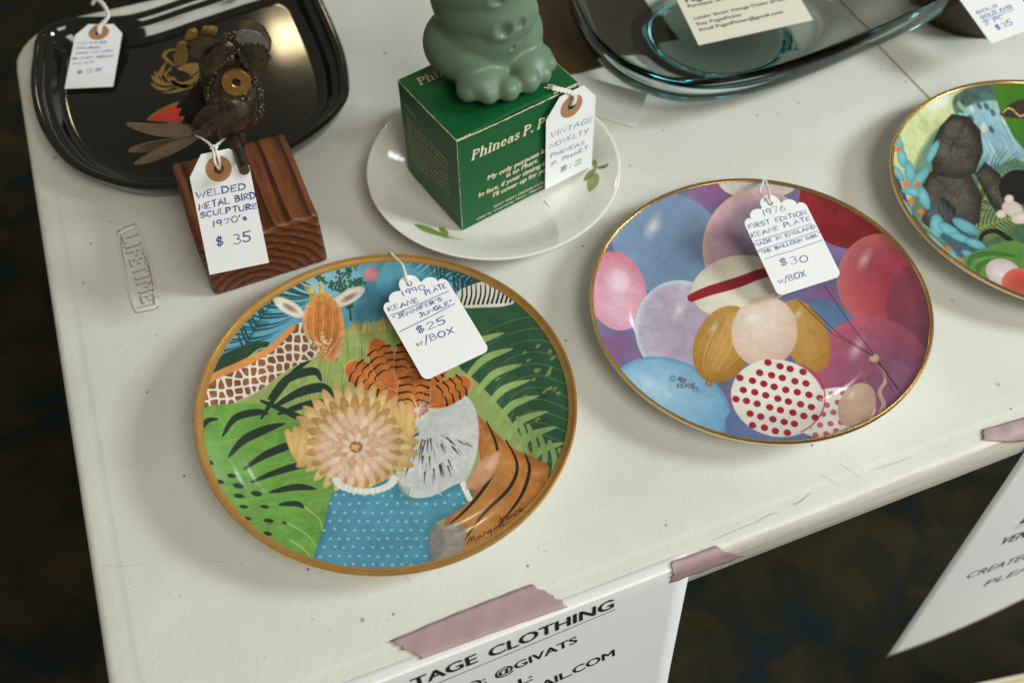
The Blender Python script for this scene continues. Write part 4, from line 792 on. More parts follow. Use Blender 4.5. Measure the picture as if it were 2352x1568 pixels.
TB = [V((-.1795, .3876, .0454)), V((-.1442, .3932, .0495)), V((-.1917, .4338, .0796))]
fr = Frame(TB[0], TB[1] - TB[0], TB[2] - TB[0]); w_ = np.linalg.norm(TB[1] - TB[0]) * 1000
t, hc = price_tag('white price tag reading WELDED METAL BIRD SCULPTURE, hanging in front of the wooden block', fr, w_, 59.0, 'shipping', ((465, 1313), (967, 1208), (285, 495)),
    [('WELDED', 350, 668, 762, 592, 62), ('METAL BIRD', 372, 768, 850, 660, 62), ('SCULPTURE', 385, 832, 865, 748, 54), ("1970's", 492, 912, 778, 848, 58), ('$ 35', 520, 1070, 815, 1030, 96)], pen=.62)
k_ = hc + fr.ey * .0125 + fr.n * .001
tie(t, [[hc - fr.n * .001, hc + fr.ey * .004 - fr.ex * .0012 + fr.n * .0012, k_ - fr.ex * .001, bp(470, 322, BY - .012), bp(448, 309, BY - .006)], [hc - fr.n * .001, hc + fr.ey * .004 + fr.ex * .0016 + fr.n * .0012, k_ + fr.ex * .001, bp(505, 328, BY - .012), bp(518, 316, BY - .004)], [k_ - fr.ex * .002, k_ + fr.ey * .001 + fr.n * .001, k_ + fr.ex * .002]])

# ---- tags on the plates
def ptag(label, pts, style, zc, lines, rules, ink, pen):
    q = [at(x, y, z) for x, y, z in pts]; fr = Frame(q[0], q[1] - q[0], q[2] - q[0]); return price_tag(label, fr, np.linalg.norm(q[1] - q[0]) * 1000, (q[2] - q[0]) @ fr.ey * 1000, style, zc, lines, rules, ink, pen) + (fr,)
t, hc, fr = ptag('scalloped white price tag reading 1990 and $25, lying on the jungle plate', ((975, 875, .0165), (1125, 804.6, .0165), (883, 707, .027)), 'scallop', ((1320, 770), (1705, 590), (1085, 340)),
    [('1990', 1204, 264, 1338, 216, 40), ('KEANE', 1122, 360, 1296, 300, 36), ('PLATE', 1342, 258, 1468, 208, 40), ('"JENNIFER\'S', 1152, 412, 1438, 290, 29), ('JUNGLE"', 1302, 395, 1498, 308, 29), ('$25', 1288, 496, 1456, 424, 54), ('w/BOX', 1285, 572, 1500, 484, 48)],
    [(1130, 385, 1475, 230), (1182, 482, 1512, 308)], M['ink'], .5)
tie(t, [[hc - fr.n * .0012, hc + fr.ey * .003 + fr.n * .001, at(925, 610, .031), at(912, 596, .0265), at(898, 582, .0225), at(893, 582, .012)], [hc - fr.n * .0012 + fr.ex * .001, hc + fr.ey * .004 + fr.n * .0008 - fr.ex * .0006, at(927, 612, .030)]])
t, hc, fr = ptag('scalloped white price tag reading 1976 FIRST EDITION and $30, lying on the balloon plate', ((1787.5, 680.6, .020), (1933, 634, .023), (1701, 516, .034)), 'scallop', ((1245, 730), (1590, 620), (1040, 340)),
    [('1976', 1150, 298, 1272, 264, 42), ('FIRST EDITION', 1072, 372, 1390, 286, 30), ('KEANE PLATE', 1090, 418, 1412, 318, 30), ('MADE IN ENGLAND', 1105, 468, 1442, 362, 24), ('"THE BALLOON GIRL"', 1132, 512, 1474, 402, 22), ('$30', 1252, 572, 1405, 545, 48), ('w/BOX', 1250, 666, 1396, 624, 38)],
    [(1105, 438, 1418, 338), (1120, 487, 1452, 378), (1165, 533, 1480, 428)], M['ink2'], .42)
tie(t, [[hc - fr.n * .0012, hc + fr.ey * .003 - fr.ex * .0012 + fr.n * .001, at(1746, 442, .036), at(1752, 420, .029), at(1754, 411, .0225), at(1756, 411, .014)], [hc - fr.n * .0012 + fr.ex * .001, hc + fr.ey * .004 + fr.ex * .0016 + fr.n * .001, at(1767, 442, .036), at(1762, 424, .029), at(1758, 411, .0225)]], .0006)

def proj(w):
    d = np.asarray(w, float) - CAMP; zc = d @ FWD; return np.stack([W / 2 + FPX * (d @ RGT) / zc, H / 2 - FPX * (d @ UPV) / zc], -1)
# ---- saucer, box and green figure
class Flat(Plate): pass
sp_ = smoothprof([(0, .0062), (.3, .0062), (.58, .0064), (.68, .0080), (.78, .0115), (.88, .0155), (.96, .0182), (.99, .0190), (1.0, .0186)])
sc = Plate(-.0115, .508, .0872, 0, 0, sp_)
sau = empty('saucer', (sc.c[0], sc.c[1], 0)); tag(sau, 'white glazed saucer with small green leaf sprigs, underneath the green box', 'saucer')
def art_saucer(p):
    p.im[:] = (236, 234, 224); g, dkg = (140, 158, 76), (112, 134, 62)
    p.stroke([(952, 516), (990, 530), (1030, 543), (1060, 550)], 2, 1, (178, 150, 96)); p.poly([(952, 515), (975, 518), (1004, 530), (1030, 545), (1000, 540), (970, 530)], g, soft=2); p.poly([(1008, 522), (1020, 524), (1030, 534), (1026, 543), (1012, 534)], g, soft=2); p.stroke([(960, 518), (1000, 533), (1040, 545)], 1.6, .8, dkg); p.stroke([(1020, 546), (1044, 548), (1062, 551)], 3, 1, (196, 160, 120))
    p.poly([(1352, 440), (1348, 420), (1354, 404), (1366, 398), (1376, 404), (1374, 422), (1362, 436)], g, soft=2); p.poly([(1340, 414), (1350, 396), (1366, 388), (1362, 404), (1350, 414)], dkg, soft=2); p.poly([(1372, 384), (1386, 380), (1398, 376), (1390, 386), (1376, 388)], dkg, soft=2); p.poly([(1366, 392), (1360, 376), (1366, 366), (1373, 380)], (168, 172, 96), soft=2)
    p.stroke([(1366, 420), (1368, 396), (1366, 370)], 2.4, 1.2, (150, 128, 70)); p.stroke([(1250, 462), (1256, 470), (1262, 476)], 3, 1.5, (150, 140, 96))
body = [(0, .0016), (.5, .0016), (.58, .0012), (.59, 0), (.63, 0), (.645, .0025), (.75, .0065), (.88, .0120), (.97, .0160), (.995, .0172), (1.0, .0186)]
obj('saucer_body', *loft(sc.rev(body), True, False, False), M['glaze'], sau)
rs = np.r_[np.linspace(1.0, .6, 34), np.linspace(.57, .02, 8)]; vv, ff = loft(sc.rev([(r, sc.z(r)) for r in rs]), True, False, True)
rr = np.repeat(rs, SEG); th = np.tile(np.arange(SEG) * 2 * math.pi / SEG, len(rs)); ps = Paint('saucer_print', 640, sc.place(1.0), (228, 225, 212)); art_saucer(ps)
obj('glazed_face', vv, ff, ps.finish(.09, .4), sau, uv=np.c_[.5 + .5 * rr * np.cos(th), .5 + .5 * rr * np.sin(th)])

BA = V((-.0325, .457, .0072)); EF = V((76, 52, 0)) / math.hypot(76, 52); EL = V((-EF[1], EF[0], 0)); BU, BWD, BHT = .0925, .069, .0788
def bxp(u, w, z): return BA + u * EF + w * EL + z * EZ
box = empty('novelty_box', bxp(BU / 2, BWD / 2, 0)); tag(box, 'worn green cardboard box printed Phineas P. Phart, standing on the white saucer', 'box')
g = 14; vs, fs = [], []
for (o, a, b) in ((bxp(0, 0, 0), EF * BU, EZ * BHT), (bxp(BU, 0, 0), EL * BWD, EZ * BHT), (bxp(BU, BWD, 0), -EF * BU, EZ * BHT), (bxp(0, BWD, 0), -EL * BWD, EZ * BHT)):
    k = sum(len(x) for x in vs); n_ = np.cross(a, b); n_ /= np.linalg.norm(n_); q = []
    for j in range(g + 1):
        for i in range(g + 1): s_, t_ = i / g, j / g; q.append(o + a * s_ + b * t_ + n_ * .0011 * math.sin(s_ * math.pi) * math.sin(t_ * math.pi))
    vs.append(np.array(q)); fs += [[k + j * (g + 1) + i, k + j * (g + 1) + i + 1, k + (j + 1) * (g + 1) + i + 1, k + (j + 1) * (g + 1) + i] for j in range(g) for i in range(g)]
k = sum(len(x) for x in vs); vs.append(np.array([bxp(0, 0, .0002), bxp(BU, 0, .0002), bxp(BU, BWD, .0002), bxp(0, BWD, .0002)])); fs.append([k + 3, k + 2, k + 1, k])
obj('carton', np.concatenate(vs), fs, M['green'], box)
def lidz(u, w):     # the tuck lid bows up along its front fold
    return BHT + .0004 + .0030 * math.sin(math.pi * min(1, max(0, u / BU))) ** 1.2 * math.exp(-((w - .003) / .016) ** 2) + .0008 * math.sin(math.pi * u / BU)
def sheet(fn, nu, nv, th=0.0):
    v = np.array([fn(i / nu, j / nv) for j in range(nv + 1) for i in range(nu + 1)]); f = [[j * (nu + 1) + i, j * (nu + 1) + i + 1, (j + 1) * (nu + 1) + i + 1, (j + 1) * (nu + 1) + i] for j in range(nv) for i in range(nu)]; return v, f
def lidf(s, t):
    u = s * BU; w = -.0006 + t * (BWD + .0004)
    if t < .04: return bxp(u, -.0002 + .001 * t / .04 - .0004, lidz(u, 0) - .0028 * (1 - t / .04) * math.sin(math.pi * s) ** .6)
    return bxp(u, w, lidz(u, w))
lid = obj('lid', *sheet(lidf, 24, 28), M['green'], box)
wr_, R3 = [], random.Random(4)
def worn(P, r=.00042):
    Q = catmull(P, 14); wr_.append(tube(Q + np.array([[R3.uniform(-1, 1) * .00012 for _ in range(3)] for _ in Q]), [r * R3.uniform(.35, 1.25) for _ in Q], 6))
worn([bxp(0, -.0004, BHT), bxp(BU * .3, -.0008, BHT - .0002), bxp(BU * .6, -.0008, BHT - .0002), bxp(BU, -.0004, BHT)], .0004); worn([bxp(-.0001, 0, BHT + .0003), bxp(-.0004, BWD * .5, BHT + .0005), bxp(0, BWD, BHT)], .00035)
worn([bxp(0, -.0001, BHT), bxp(-.0001, -.0003, BHT * .6), bxp(0, -.0001, .002)], .00018); worn([bxp(BU * .78, -.0006, BHT + .0022), bxp(BU * .9, -.0006, BHT + .0014), bxp(BU, -.0003, BHT + .0006)], .0006); worn([bxp(BU, 0, BHT), bxp(BU + .0003, BWD * .5, BHT + .0003), bxp(BU, BWD, BHT)], .0003); worn([bxp(-.0002, 0, BHT), bxp(.010, -.0006, BHT + .0004)], .0009)
obj('worn_edges', *join(wr_), M['edge'], box)
SG = {'P': (.72, [([(.15, 0), (.15, 1)], .2), ([(.15, .95)] + arc(.36, .73, .24, .22, 90, -90, 8) + [(.15, .51)], .13), ([(.56, .86), (.6, .73), (.56, .6)], .16), ([(0, .035), (.34, .035)], .07), ([(0, .965), (.2, .965)], .07)]),
 'h': (.72, [([(.14, 0), (.14, 1)], .19), ([(.16, .5)] + arc(.36, .48, .18, .16, 140, 10, 7), .12), ([(.53, .5), (.53, 0)], .19), ([(.0, .035), (.29, .035)], .07), ([(.4, .035), (.68, .035)], .07), ([(0, .965), (.18, .965)], .07)]),
 'i': (.38, [([(.16, 0), (.16, .64)], .2), ([(.1, .88), (.22, .88)], .2), ([(0, .035), (.33, .035)], .07), ([(.02, .61), (.2, .61)], .07)]),
 'n': (.74, [([(.15, 0), (.15, .64)], .19), ([(.16, .46)] + arc(.37, .46, .18, .16, 140, 10, 7), .12), ([(.54, .48), (.54, 0)], .19), ([(0, .035), (.3, .035)], .07), ([(.41, .035), (.69, .035)], .07), ([(.02, .61), (.2, .61)], .07)]),
 'e': (.6, [(arc(.29, .32, .21, .29, 20, 320, 16), .13), ([(.1, .2), (.09, .44)], .18), ([(.12, .36), (.5, .38)], .08)]),
 'a': (.64, [(arc(.26, .2, .18, .17, 60, 330, 12), .13), ([(.1, .52), (.26, .62), (.42, .56), (.46, .42), (.46, .08)], .13), ([(.46, .5), (.46, .04)], .18), ([(.44, .035), (.6, .035)], .07)]),
 's': (.52, [(arc(.25, .48, .16, .13, 20, 260, 9) + arc(.24, .18, .18, .15, 80, -160, 9), .12), ([(.4, .46), (.4, .62)], .07), ([(.07, .02), (.07, .2)], .07)]),
 'r': (.54, [([(.15, 0), (.15, .64)], .19), ([(.18, .42), (.28, .58), (.44, .56)], .15), ([(0, .035), (.34, .035)], .07), ([(.02, .61), (.2, .61)], .07)]),
 't': (.42, [([(.17, .9), (.17, .12), (.26, .05), (.36, .1)], .17), ([(0, .6), (.36, .6)], .08)]), '.': (.3, [([(.07, .08), (.2, .08)], .17)]), ' ': (.28, [])}
def serif(txt, x0, y0, h, sx=1.0, sh=.2):
    parts, x = [], 0.
    for ch in txt:
        adv, st = SG[ch]
        for P, w in st: v, f_ = ribbon(P, w); parts.append((np.c_[x0 + (x + v[:, 0] + sh * v[:, 1]) * h * sx, y0 + v[:, 1] * h, 0 * v[:, 0]], f_))
        x += adv + .03
    return join(parts)
fF = Frame(bxp(0, 0, 0), EF, EZ, lambda x, y: .0011 * np.sin(np.clip(x / BU, 0, 1) * math.pi) * np.sin(np.clip(y / BHT, 0, 1) * math.pi) + .00025)
def lines(fr, items, k=.001):
    out = []
    for it in items: txt, x0, y0, x1, y1, h, b, s_ = it; v, f_ = text2d(txt, x0 * k, y0 * k, x1 * k, y1 * k, h * k, b, s_); out.append((fr(v), f_))
    return join(out)
obj('front_lettering', *lines(fF, [('My only purpose in life', 20.6, 35.2, 76, 35.2, 3.9, .04, .12), ('is to Phart.', 35, 29.8, 61, 29.8, 3.9, .04, .12), ('In fact, if your timing is right,', 13.5, 23.6, 82, 23.6, 3.9, .04, .12), ("I'll cover up for you.", 24.5, 17.4, 71.5, 17.4, 3.9, .04, .12), ('EAST WEST DESIGN CORP.', 25.5, 6.8, 69, 6.8, 2.0, .015, 0), ('1205 N. Courtenay Pkwy., Merritt Island, FL', 11.5, 3.0, 82, 3.0, 1.9, .015, .1)]), M['cream'], box, smooth=False)
v, f_ = serif('Phineas P. Phart', .0095, .0582, .0073, 1.10); v[:, 2] += np.arange(len(v)) * 4e-8; obj('title_lettering', fF(v), f_, M['cream'], box, smooth=False)
fL = Frame(bxp(0, BWD, 0), -EL, EZ, lambda x, y: .0011 * np.sin(np.clip(x / BWD, 0, 1) * math.pi) * np.sin(np.clip(y / BHT, 0, 1) * math.pi) + .00025)
rows = [('Phart', 7.5, 62.5, 21, 3.6), ('fart, fart, farten;', 7.5, 53.2, 57.5, 2.9), ('the Phineas P. Phart:', 7.5, 48.9, 57.5, 2.9), ('fart, to Phart; to expel in-', 7.5, 44.6, 57.5, 2.9), ('testinal gas from the anus', 7.5, 40.3, 57.5, 2.9), ('only to be rude and vulgar.', 7.5, 36, 57.5, 2.9), ('Phart: to be so offensive', 7.5, 31.7, 57.5, 2.9), ('and so truly pretentious', 7.5, 27.4, 57.5, 2.9), ('with little  worth  or', 7.5, 23.1, 57.5, 2.9), ('merit at all.', 7.5, 18.8, 32, 2.9), ('Patent Pending', 40, 2.2, 58, 1.6)]
obj('side_lettering', *lines(fL, [(a, x0, y, x1, y, h, .012, 0) for a, x0, y, x1, h in rows]), M['tan'], box, smooth=False)
fT = Frame(bxp(0, 0, BHT + .0018), EF, EL); v, f_ = serif('Phineas P. Phart', .008, .0545, .0070, 1.12); v[:, 2] += np.arange(len(v)) * 4e-8; obj('lid_lettering', *[fT(v), f_], M['tan'], lid, smooth=False)
# tag tied round the lid
nF = -EL; P0 = bxp(0, -.0035, 0)
q = [hit(x, y, P0, nF) for x, y in ((1252, 436), (1358, 381), (1247, 280))]; fr = Frame(q[0], q[1] - q[0], q[2] - q[0])
t, hc = price_tag('white price tag reading VINTAGE NOVELTY, tied to the green box', fr, np.linalg.norm(q[1] - q[0]) * 1000, (q[2] - q[0]) @ fr.ey * 1000, 'shipping', ((1380, 1190), (1670, 1040), (1368, 765)),
    [('VINTAGE', 1396, 865, 1648, 762, 46), ('NOVELTY', 1396, 930, 1625, 830, 38), ('PHINEAS', 1404, 985, 1608, 900, 33), ('P. PHART', 1412, 1036, 1635, 930, 33), ('$12', 1462, 1080, 1600, 1022, 42)], ink=M['ink2'], pen=.45)
tp = bxp(.073, .004, BHT + .0035)
tie(t, [[hc - fr.n * .001, hc + fr.ey * .003 + fr.n * .0014, hc + fr.ey * .010 + fr.n * .0015, tp + EZ * .001 - EL * .004, tp - EL * .001, tp + EL * .004 - EF * .003 - EZ * .002], [hc - fr.n * .001 + fr.ex * .001, hc + fr.ey * .003 + fr.n * .0014 + fr.ex * .0014, hc + fr.ey * .0105 + fr.n * .0014 + fr.ex * .001, tp + EZ * .0015 - EL * .003 + EF * .0015, tp + EF * .002, tp + EL * .004 + EF * .001 - EZ * .002]], .0009)

# green rubber figure: one remeshed body with rounded feet and toes
def fig():
    bm = bmesh.new()
    def e(u, w, z, a, b, c, rot=0.):
        mtx = Matrix.Translation(Vector((u, w, z))) @ Matrix.Rotation(rot, 4, 'Z') @ Matrix.Diagonal((a, b, c, 1)); bmesh.ops.create_uvsphere(bm, u_segments=28, v_segments=18, radius=1, matrix=mtx)
    s_ = 1
    e(52, 44, 36, 31.5, 29, 34); e(51, 44, 54, 33, 31, 32); e(50, 44, 76, 36, 33, 36); e(50, 45, 98, 36, 33, 30); e(50, 45, 112, 30, 29, 22)          # torso, rounded off above the frame
    e(38, 47, 20, 26, 27, 22); e(66, 44, 19, 23.5, 26, 24); e(50, 44, 22, 28, 26, 26)
    e(36, 27, 9.5, 17, 19, 10.5, -.25); e(65, 25, 10, 16, 19, 11, .2)
    for u, w, z, r in ((22.5, 22, 6.2, 6.6), (31.5, 13.5, 6.4, 6.9), (43.5, 9.0, 7.4, 7.6), (57.5, 8.8, 8.2, 8.4), (69.5, 10.2, 6.6, 6.8), (79, 16.5, 6.0, 6.2), (80.5, 24, 6.8, 6.4)): e(u, w, z, r, r * 1.25, r)
    e(54, 19, 46, 20, 6.5, 15)
    me = bpy.data.meshes.new('f'); bm.to_mesh(me); bm.free()
    me.transform(Matrix.Diagonal((.001, .001, .001, 1))); o = bpy.data.objects.new('f', me); COL.objects.link(o)
    r = o.modifiers.new('r', 'REMESH'); r.mode = 'VOXEL'; r.voxel_size = .0011; sm = o.modifiers.new('s', 'SMOOTH'); sm.factor = .6; sm.iterations = 24
    m2 = bpy.data.meshes.new_from_object(o.evaluated_get(bpy.context.evaluated_depsgraph_get())); v = np.array([x.co[:] for x in m2.vertices]); f_ = [list(p.vertices) for p in m2.polygons]; bpy.data.objects.remove(o); return v, f_
v, f_ = fig(); v[:, 2] -= v[:, 2].min()
wv = bxp(0, 0, BHT + .0012) + v[:, 0:1] * EF + v[:, 1:2] * EL + v[:, 2:3] * EZ
for px, py, r, d in ((1160, 73, .0062, .0042), (1197, 57, .0048, .0028), (1180, 113, .0030, .0026), (1146, 4, .0060, .0034)):
    dr = ray(px, py); q = wv - CAMP; t_ = q @ dr; off = np.linalg.norm(q - t_[:, None] * dr, axis=1); near = t_[off < .0015].min(); c = CAMP + dr * near; dd = np.linalg.norm(wv - c, axis=1)
    k = np.clip(1 - (dd / r) ** 2, 0, 1) ** 2; wv = wv + dr * (k * d)[:, None] - dr * (np.exp(-((dd - r * 1.12) / (r * .35)) ** 2) * d * .18)[:, None]
fg = obj('rubber_figure', wv, f_, M['rubber'], None, bxp(.05, .04, BHT + .0012)); tag(fg, 'pale green rubber novelty figure with stubby toes, standing on the green box', 'figurine')

# ---- lacquer tray
TO = np.array([(-363, 630), (-366, 660), (-346, 677), (-300, 681), (-258, 704), (-216, 728), (-184, 740), (-164, 730), (-149, 697), (-127, 636), (-118.5, 592), (-121, 571), (-133, 549), (-152, 528), (-183, 503), (-218, 491), (-252, 488), (-289, 501), (-314, 521), (-336, 552), (-353, 590)]) / 1000.
TO = catmull(np.c_[TO, 0 * TO[:, 0]], 8, True); tcn = V((-.245, .608, 0))
def toff(ins): # inset outline by a distance
    Tn = np.roll(TO, -1, 0) - np.roll(TO, 1, 0); Tn /= np.linalg.norm(Tn, axis=1)[:, None]; Nn = np.c_[-Tn[:, 1], Tn[:, 0], 0 * Tn[:, 0]]; s_ = np.sign(((tcn - TO) * Nn).sum()); return TO + Nn * s_ * ins
tray = empty('serving_tray', tcn); tag(tray, 'black lacquer tray with a gold crest, behind the metal bird', 'tray')
def tin(a): q_ = toff(min(a, .010)); return tcn + (q_ - tcn) * (1 - max(0, a - .010) / .112)
rings = [tcn + (toff(.010) - tcn) * .5] + [tin(a) + (0, 0, z) for a, z in ((.014, 0), (.0115, .0004), (.006, .006), (.002, .0135), (.0003, .0165), (0, .0178), (.001, .0192), (.003, .0196), (.0055, .0188), (.0075, .0165), (.0085, .0148), (.0115, .0140), (.0135, .0125), (.017, .0072), (.0195, .0056), (.022, .0049), (.0245, .0046), (.026, .0045), (.0275, .0045))] + [tcn + (tin(.0275) - tcn) * k + (0, 0, .0045) for k in (.96, .9, .6, .2)]
obj('tray_body', *loft(rings, True, True, True), M['tray'], tray)
ze = lambda x, y: (315.8 + .1465 * x, 68.9 + .1465 * y); TZ = .0048
def flatP(P, sm=True, z=TZ):
    Q = np.array([at(*ze(x, y), z) for x, y in P]); return catmull(Q, 5, True) if sm else Q
em = []
for P, w in (([(700, 380), (650, 330), (560, 312), (470, 335), (415, 400), (440, 450), (520, 515), (580, 560), (640, 545)], .0030), ([(560, 420), (600, 380), (660, 400), (650, 460)], .0018), ([(460, 500), (390, 610), (355, 700), (400, 770), (470, 800)], .0036), ([(420, 640), (400, 720), (450, 790)], .002), ([(530, 590), (460, 690), (440, 760), (520, 830)], .0038), ([(500, 640), (480, 740), (560, 820)], .002), ([(225, 720), (300, 800), (420, 850), (560, 860)], .0042), ([(215, 835), (320, 910), (450, 930), (560, 900)], .0036), ([(400, 985), (540, 975), (700, 930), (860, 880), (960, 790)], .0040), ([(540, 740), (600, 830), (700, 860), (820, 820), (960, 740)], .0062), ([(540, 790), (640, 880), (780, 880), (900, 840)], .0050), ([(820, 740), (900, 700), (960, 640)], .0016), ([(270, 650), (320, 740), (420, 810)], .0026)):
    q = catmull([at(*ze(x, y), TZ) for x, y in P], 6); w_ = w * np.sin(np.linspace(.25, 2.9, len(q))); em.append(ribbon(q[:, :2], w_, TZ))
q = flatP([(630, 600), (740, 545), (870, 522), (945, 540), (968, 700), (900, 760), (820, 700), (740, 650), (660, 640)]); em.append((q, [list(range(len(q)))]))
q = flatP([(150, 1412), (300, 1275), (480, 1185), (640, 1130), (800, 1180), (790, 1330), (710, 1425), (600, 1460), (400, 1440)]); em.append((q, [list(range(len(q)))]))
crest = obj('gold_crest', *join(em), M['tray_gold'], tray, smooth=False)
q = flatP([(205, 1410), (320, 1295), (490, 1212), (640, 1165), (760, 1200), (745, 1325), (690, 1400), (600, 1435), (400, 1415)], True, TZ + .0002); obj('red_shield', q, [list(range(len(q)))], M['red'], crest, smooth=False)
qm = [ribbon([at(*ze(x, y), 0)[:2] for x, y in P], .0006, TZ + .0004) for P in ([(330, 1350), (400, 1320), (420, 1350)], [(450, 1300), (470, 1360), (520, 1320)], [(540, 1290), (560, 1350), (620, 1310), (590, 1280)], [(420, 1400), (520, 1385), (640, 1360)])]; obj('shield_marks', *join(qm), M['tray_gold'], crest, smooth=False)
q = [V((-.336, .605, .0075)), V((-.300, .607, .0075)), V((-.336, .660, .0150))]; fr = Frame(q[0], q[1] - q[0], q[2] - q[0])
t, hc = price_tag('white price tag reading $25, lying inside the black lacquer tray', fr, 36.2, 55.4, 'shipping', ((510, 710), (893, 693), (635, 305)),
    [('VINTAGE', 650, 378, 884, 368, 24), ('COUROC', 634, 414, 832, 408, 24), ('TRAY W/ LION', 622, 456, 922, 432, 24), ('BLACK RESIN', 598, 496, 924, 472, 24), ('INLAY', 592, 532, 758, 520, 24), ('$25', 615, 606, 822, 576, 40)], ink=M['ink2'], pen=.45)
tie(t, [[hc - fr.n * .001, hc + fr.ey * .004 + fr.n * .002, at(247, 38, .022), at(238, 14, .0265), at(222, 1, .0245), at(212, 10, .0225)], [hc - fr.n * .001 + fr.ex * .0012, hc + fr.ey * .004 + fr.n * .002 + fr.ex * .0015, at(249, 38, .023), at(240, 12, .0275), at(224, -2, .0255)]], .0011)

# ---- glass bowl with a business card in it
BO = np.array([(46, 679), (50, 646), (61, 611), (85, 579), (122, 561), (171, 568), (232, 596), (300, 635), (346, 668), (368, 700), (358, 735), (310, 762), (240, 776), (160, 774), (95, 754), (58, 718)]) / 1000.
BO = catmull(np.c_[BO, 0 * BO[:, 0]], 8, True); bc = V((.164, .660, 0)); ang = np.arctan2(BO[:, 1] - bc[1], BO[:, 0] - bc[0]); CI = np.c_[np.cos(ang), np.sin(ang), 0 * ang]
def br_(t_, z, r=.056): return bc + (CI * r) * (1 - t_) + (BO - bc) * t_ + (0, 0, z)
rings = [bc + CI * .03 + (0, 0, .0012)] + [br_(a, z, r) for a, z, r in ((0, .0002, .046), (0, .0016, .051), (0, .006, .0535), (.06, .011, .054), (.34, .0150, .056), (.70, .0190, .057), (.92, .0235, .057), (.985, .0285, .057), (1.0, .0340, .057), (.996, .0395, .057), (.985, .0435, .057), (.968, .0460, .057), (.945, .0462, .057), (.925, .0440, .057), (.905, .0395, .057), (.868, .0330, .057), (.72, .0262, .056), (.42, .0222, .054), (.15, .0196, .050), (.03, .0172, .045), (0, .0160, .038))] + [bc + CI * .02 + (0, 0, .0157)]
bw = obj('glass_bowl', *loft(rings, True, True, True), M['glass'], None, bc); bw.cycles.is_caustics_caster = True; tag(bw, 'large free-form teal tinted glass bowl with a thick rolled rim', 'bowl')
q = [V((.1422, .6255, .0262)), V((.2265, .6445, .0330)), V((.1215, .6760, .0300))]; fr = Frame(q[0], q[1] - q[0], q[2] - q[0])
cd = obj('business_card', fr([[x, y, z] for z in (0, .0004) for x, y in ((0, 0), (.0905, 0), (.0905, .057), (0, .057))]), [[3, 2, 1, 0], [4, 5, 6, 7], [0, 1, 5, 4], [1, 2, 6, 5], [2, 3, 7, 6], [3, 0, 4, 7]], M['card'], None, q[0], smooth=False); tag(cd, 'cream business card printed Puget Picker, lying inside the glass bowl', 'business card')
f2 = Frame(q[0] + fr.n * .0006, fr.ex, fr.ey)
obj('lettering', *lines(f2, [('Puget Picker', 6, 46.5, 51, 46.5, 5.6, .03, 0), ('Purveyor of Artful Objects', 6, 40.5, 66, 40.5, 3.4, .018, 0), ('Lander Street Vintage Dealer #1062', 6, 26.5, 80, 26.5, 3.3, .008, 0), ('Etsy PugetPicker', 6, 20, 42, 20, 3.3, .008, 0), ('Email PugetPicker@gmail.com', 6, 13.5, 72, 13.5, 3.3, .008, 0)]), M['black'], cd, smooth=False)

# ---- flat things lying at the back, and the brown pot
def board(name, corners, th, mt, label, cat):
    c = V(corners); o = obj(name, np.concatenate([c, c + (0, 0, th)]), [[3, 2, 1, 0], [4, 5, 6, 7], [0, 1, 5, 4], [1, 2, 6, 5], [2, 3, 7, 6], [3, 0, 4, 7]], mt, None, c.mean(0), smooth=False); tag(o, label, cat); return o
u1, v1 = .487, .3885
board('marbled_board', [T(.372, v1, .0004), T(u1, v1, .0004), T(u1, v1 + .19, .0004), T(.372, v1 + .19, .0004)], .0022, M['brown'], 'dark brown marbled board lying flat behind the green box, partly under the glass bowl', 'board')
k0, k1 = at(1480, 235, 0), at(1457, 294, 0); k2 = at(1400, 278, 0); d1 = k0 - k1; d2 = (k2 - k1) / np.linalg.norm(k2 - k1)
board('paper_slip', [k1 + d2 * .07 + EZ * .0004, k1 + EZ * .0004, k1 + d1 * 1.3 + EZ * .0004, k1 + d1 * 1.3 + d2 * .07 + EZ * .0004], .0006, M['paper'], 'blank white slip of paper sticking out from beneath the saucer, towards the glass bowl', 'paper')
pc = V((.378, .713, 0)); prf = [(0, .0002), (.044, .0002), (.0465, .0015), (.050, .012), (.053, .03), (.052, .055), (.045, .08), (.036, .092), (.036, .098), (.033, .098), (.033, .09), (.030, .08), (0, .075)]
a_ = np.arange(48) * 2 * math.pi / 48; pot = obj('stoneware_pot', *loft([pc + np.c_[r * np.cos(a_), r * np.sin(a_), 0 * a_ + z] for r, z in catmull(prf, 3)], True, False, False), M['pot'], None, pc); tag(pot, 'dark brown stoneware pot at the back, right of the glass bowl', 'pot')
q = [atd(2277, 101.7, .735), atd(2391, 58, .742), atd(2300, -88, .762)]; fr = Frame(q[0], q[1] - q[0], q[2] - q[0])
t, hc = price_tag('white price tag reading $35, hanging against the dark brown pot', fr, np.linalg.norm(q[1] - q[0]) * 1000, 57, 'shipping', ((2010, 465), (2531, 265), (2115, -402)),
    [('GOLD', 2118, 40, 2330, -38, 36), ('GOLD AND', 2116, 108, 2440, -20, 36), ('2 PC', 2100, 205, 2290, 130, 50), ('$35', 2152, 285, 2320, 222, 66)], [(2120, 118, 2440, -6), (2100, 150, 2440, 20)], ink=M['ink2'], pen=.5)
tie(t, [[hc - fr.n * .001, hc + fr.ey * .004 + fr.n * .002, pc + V((-.02, -.033, .093)), pc + V((-.018, -.030, .102)), pc + V((-.012, -.024, .096))]], .0009)

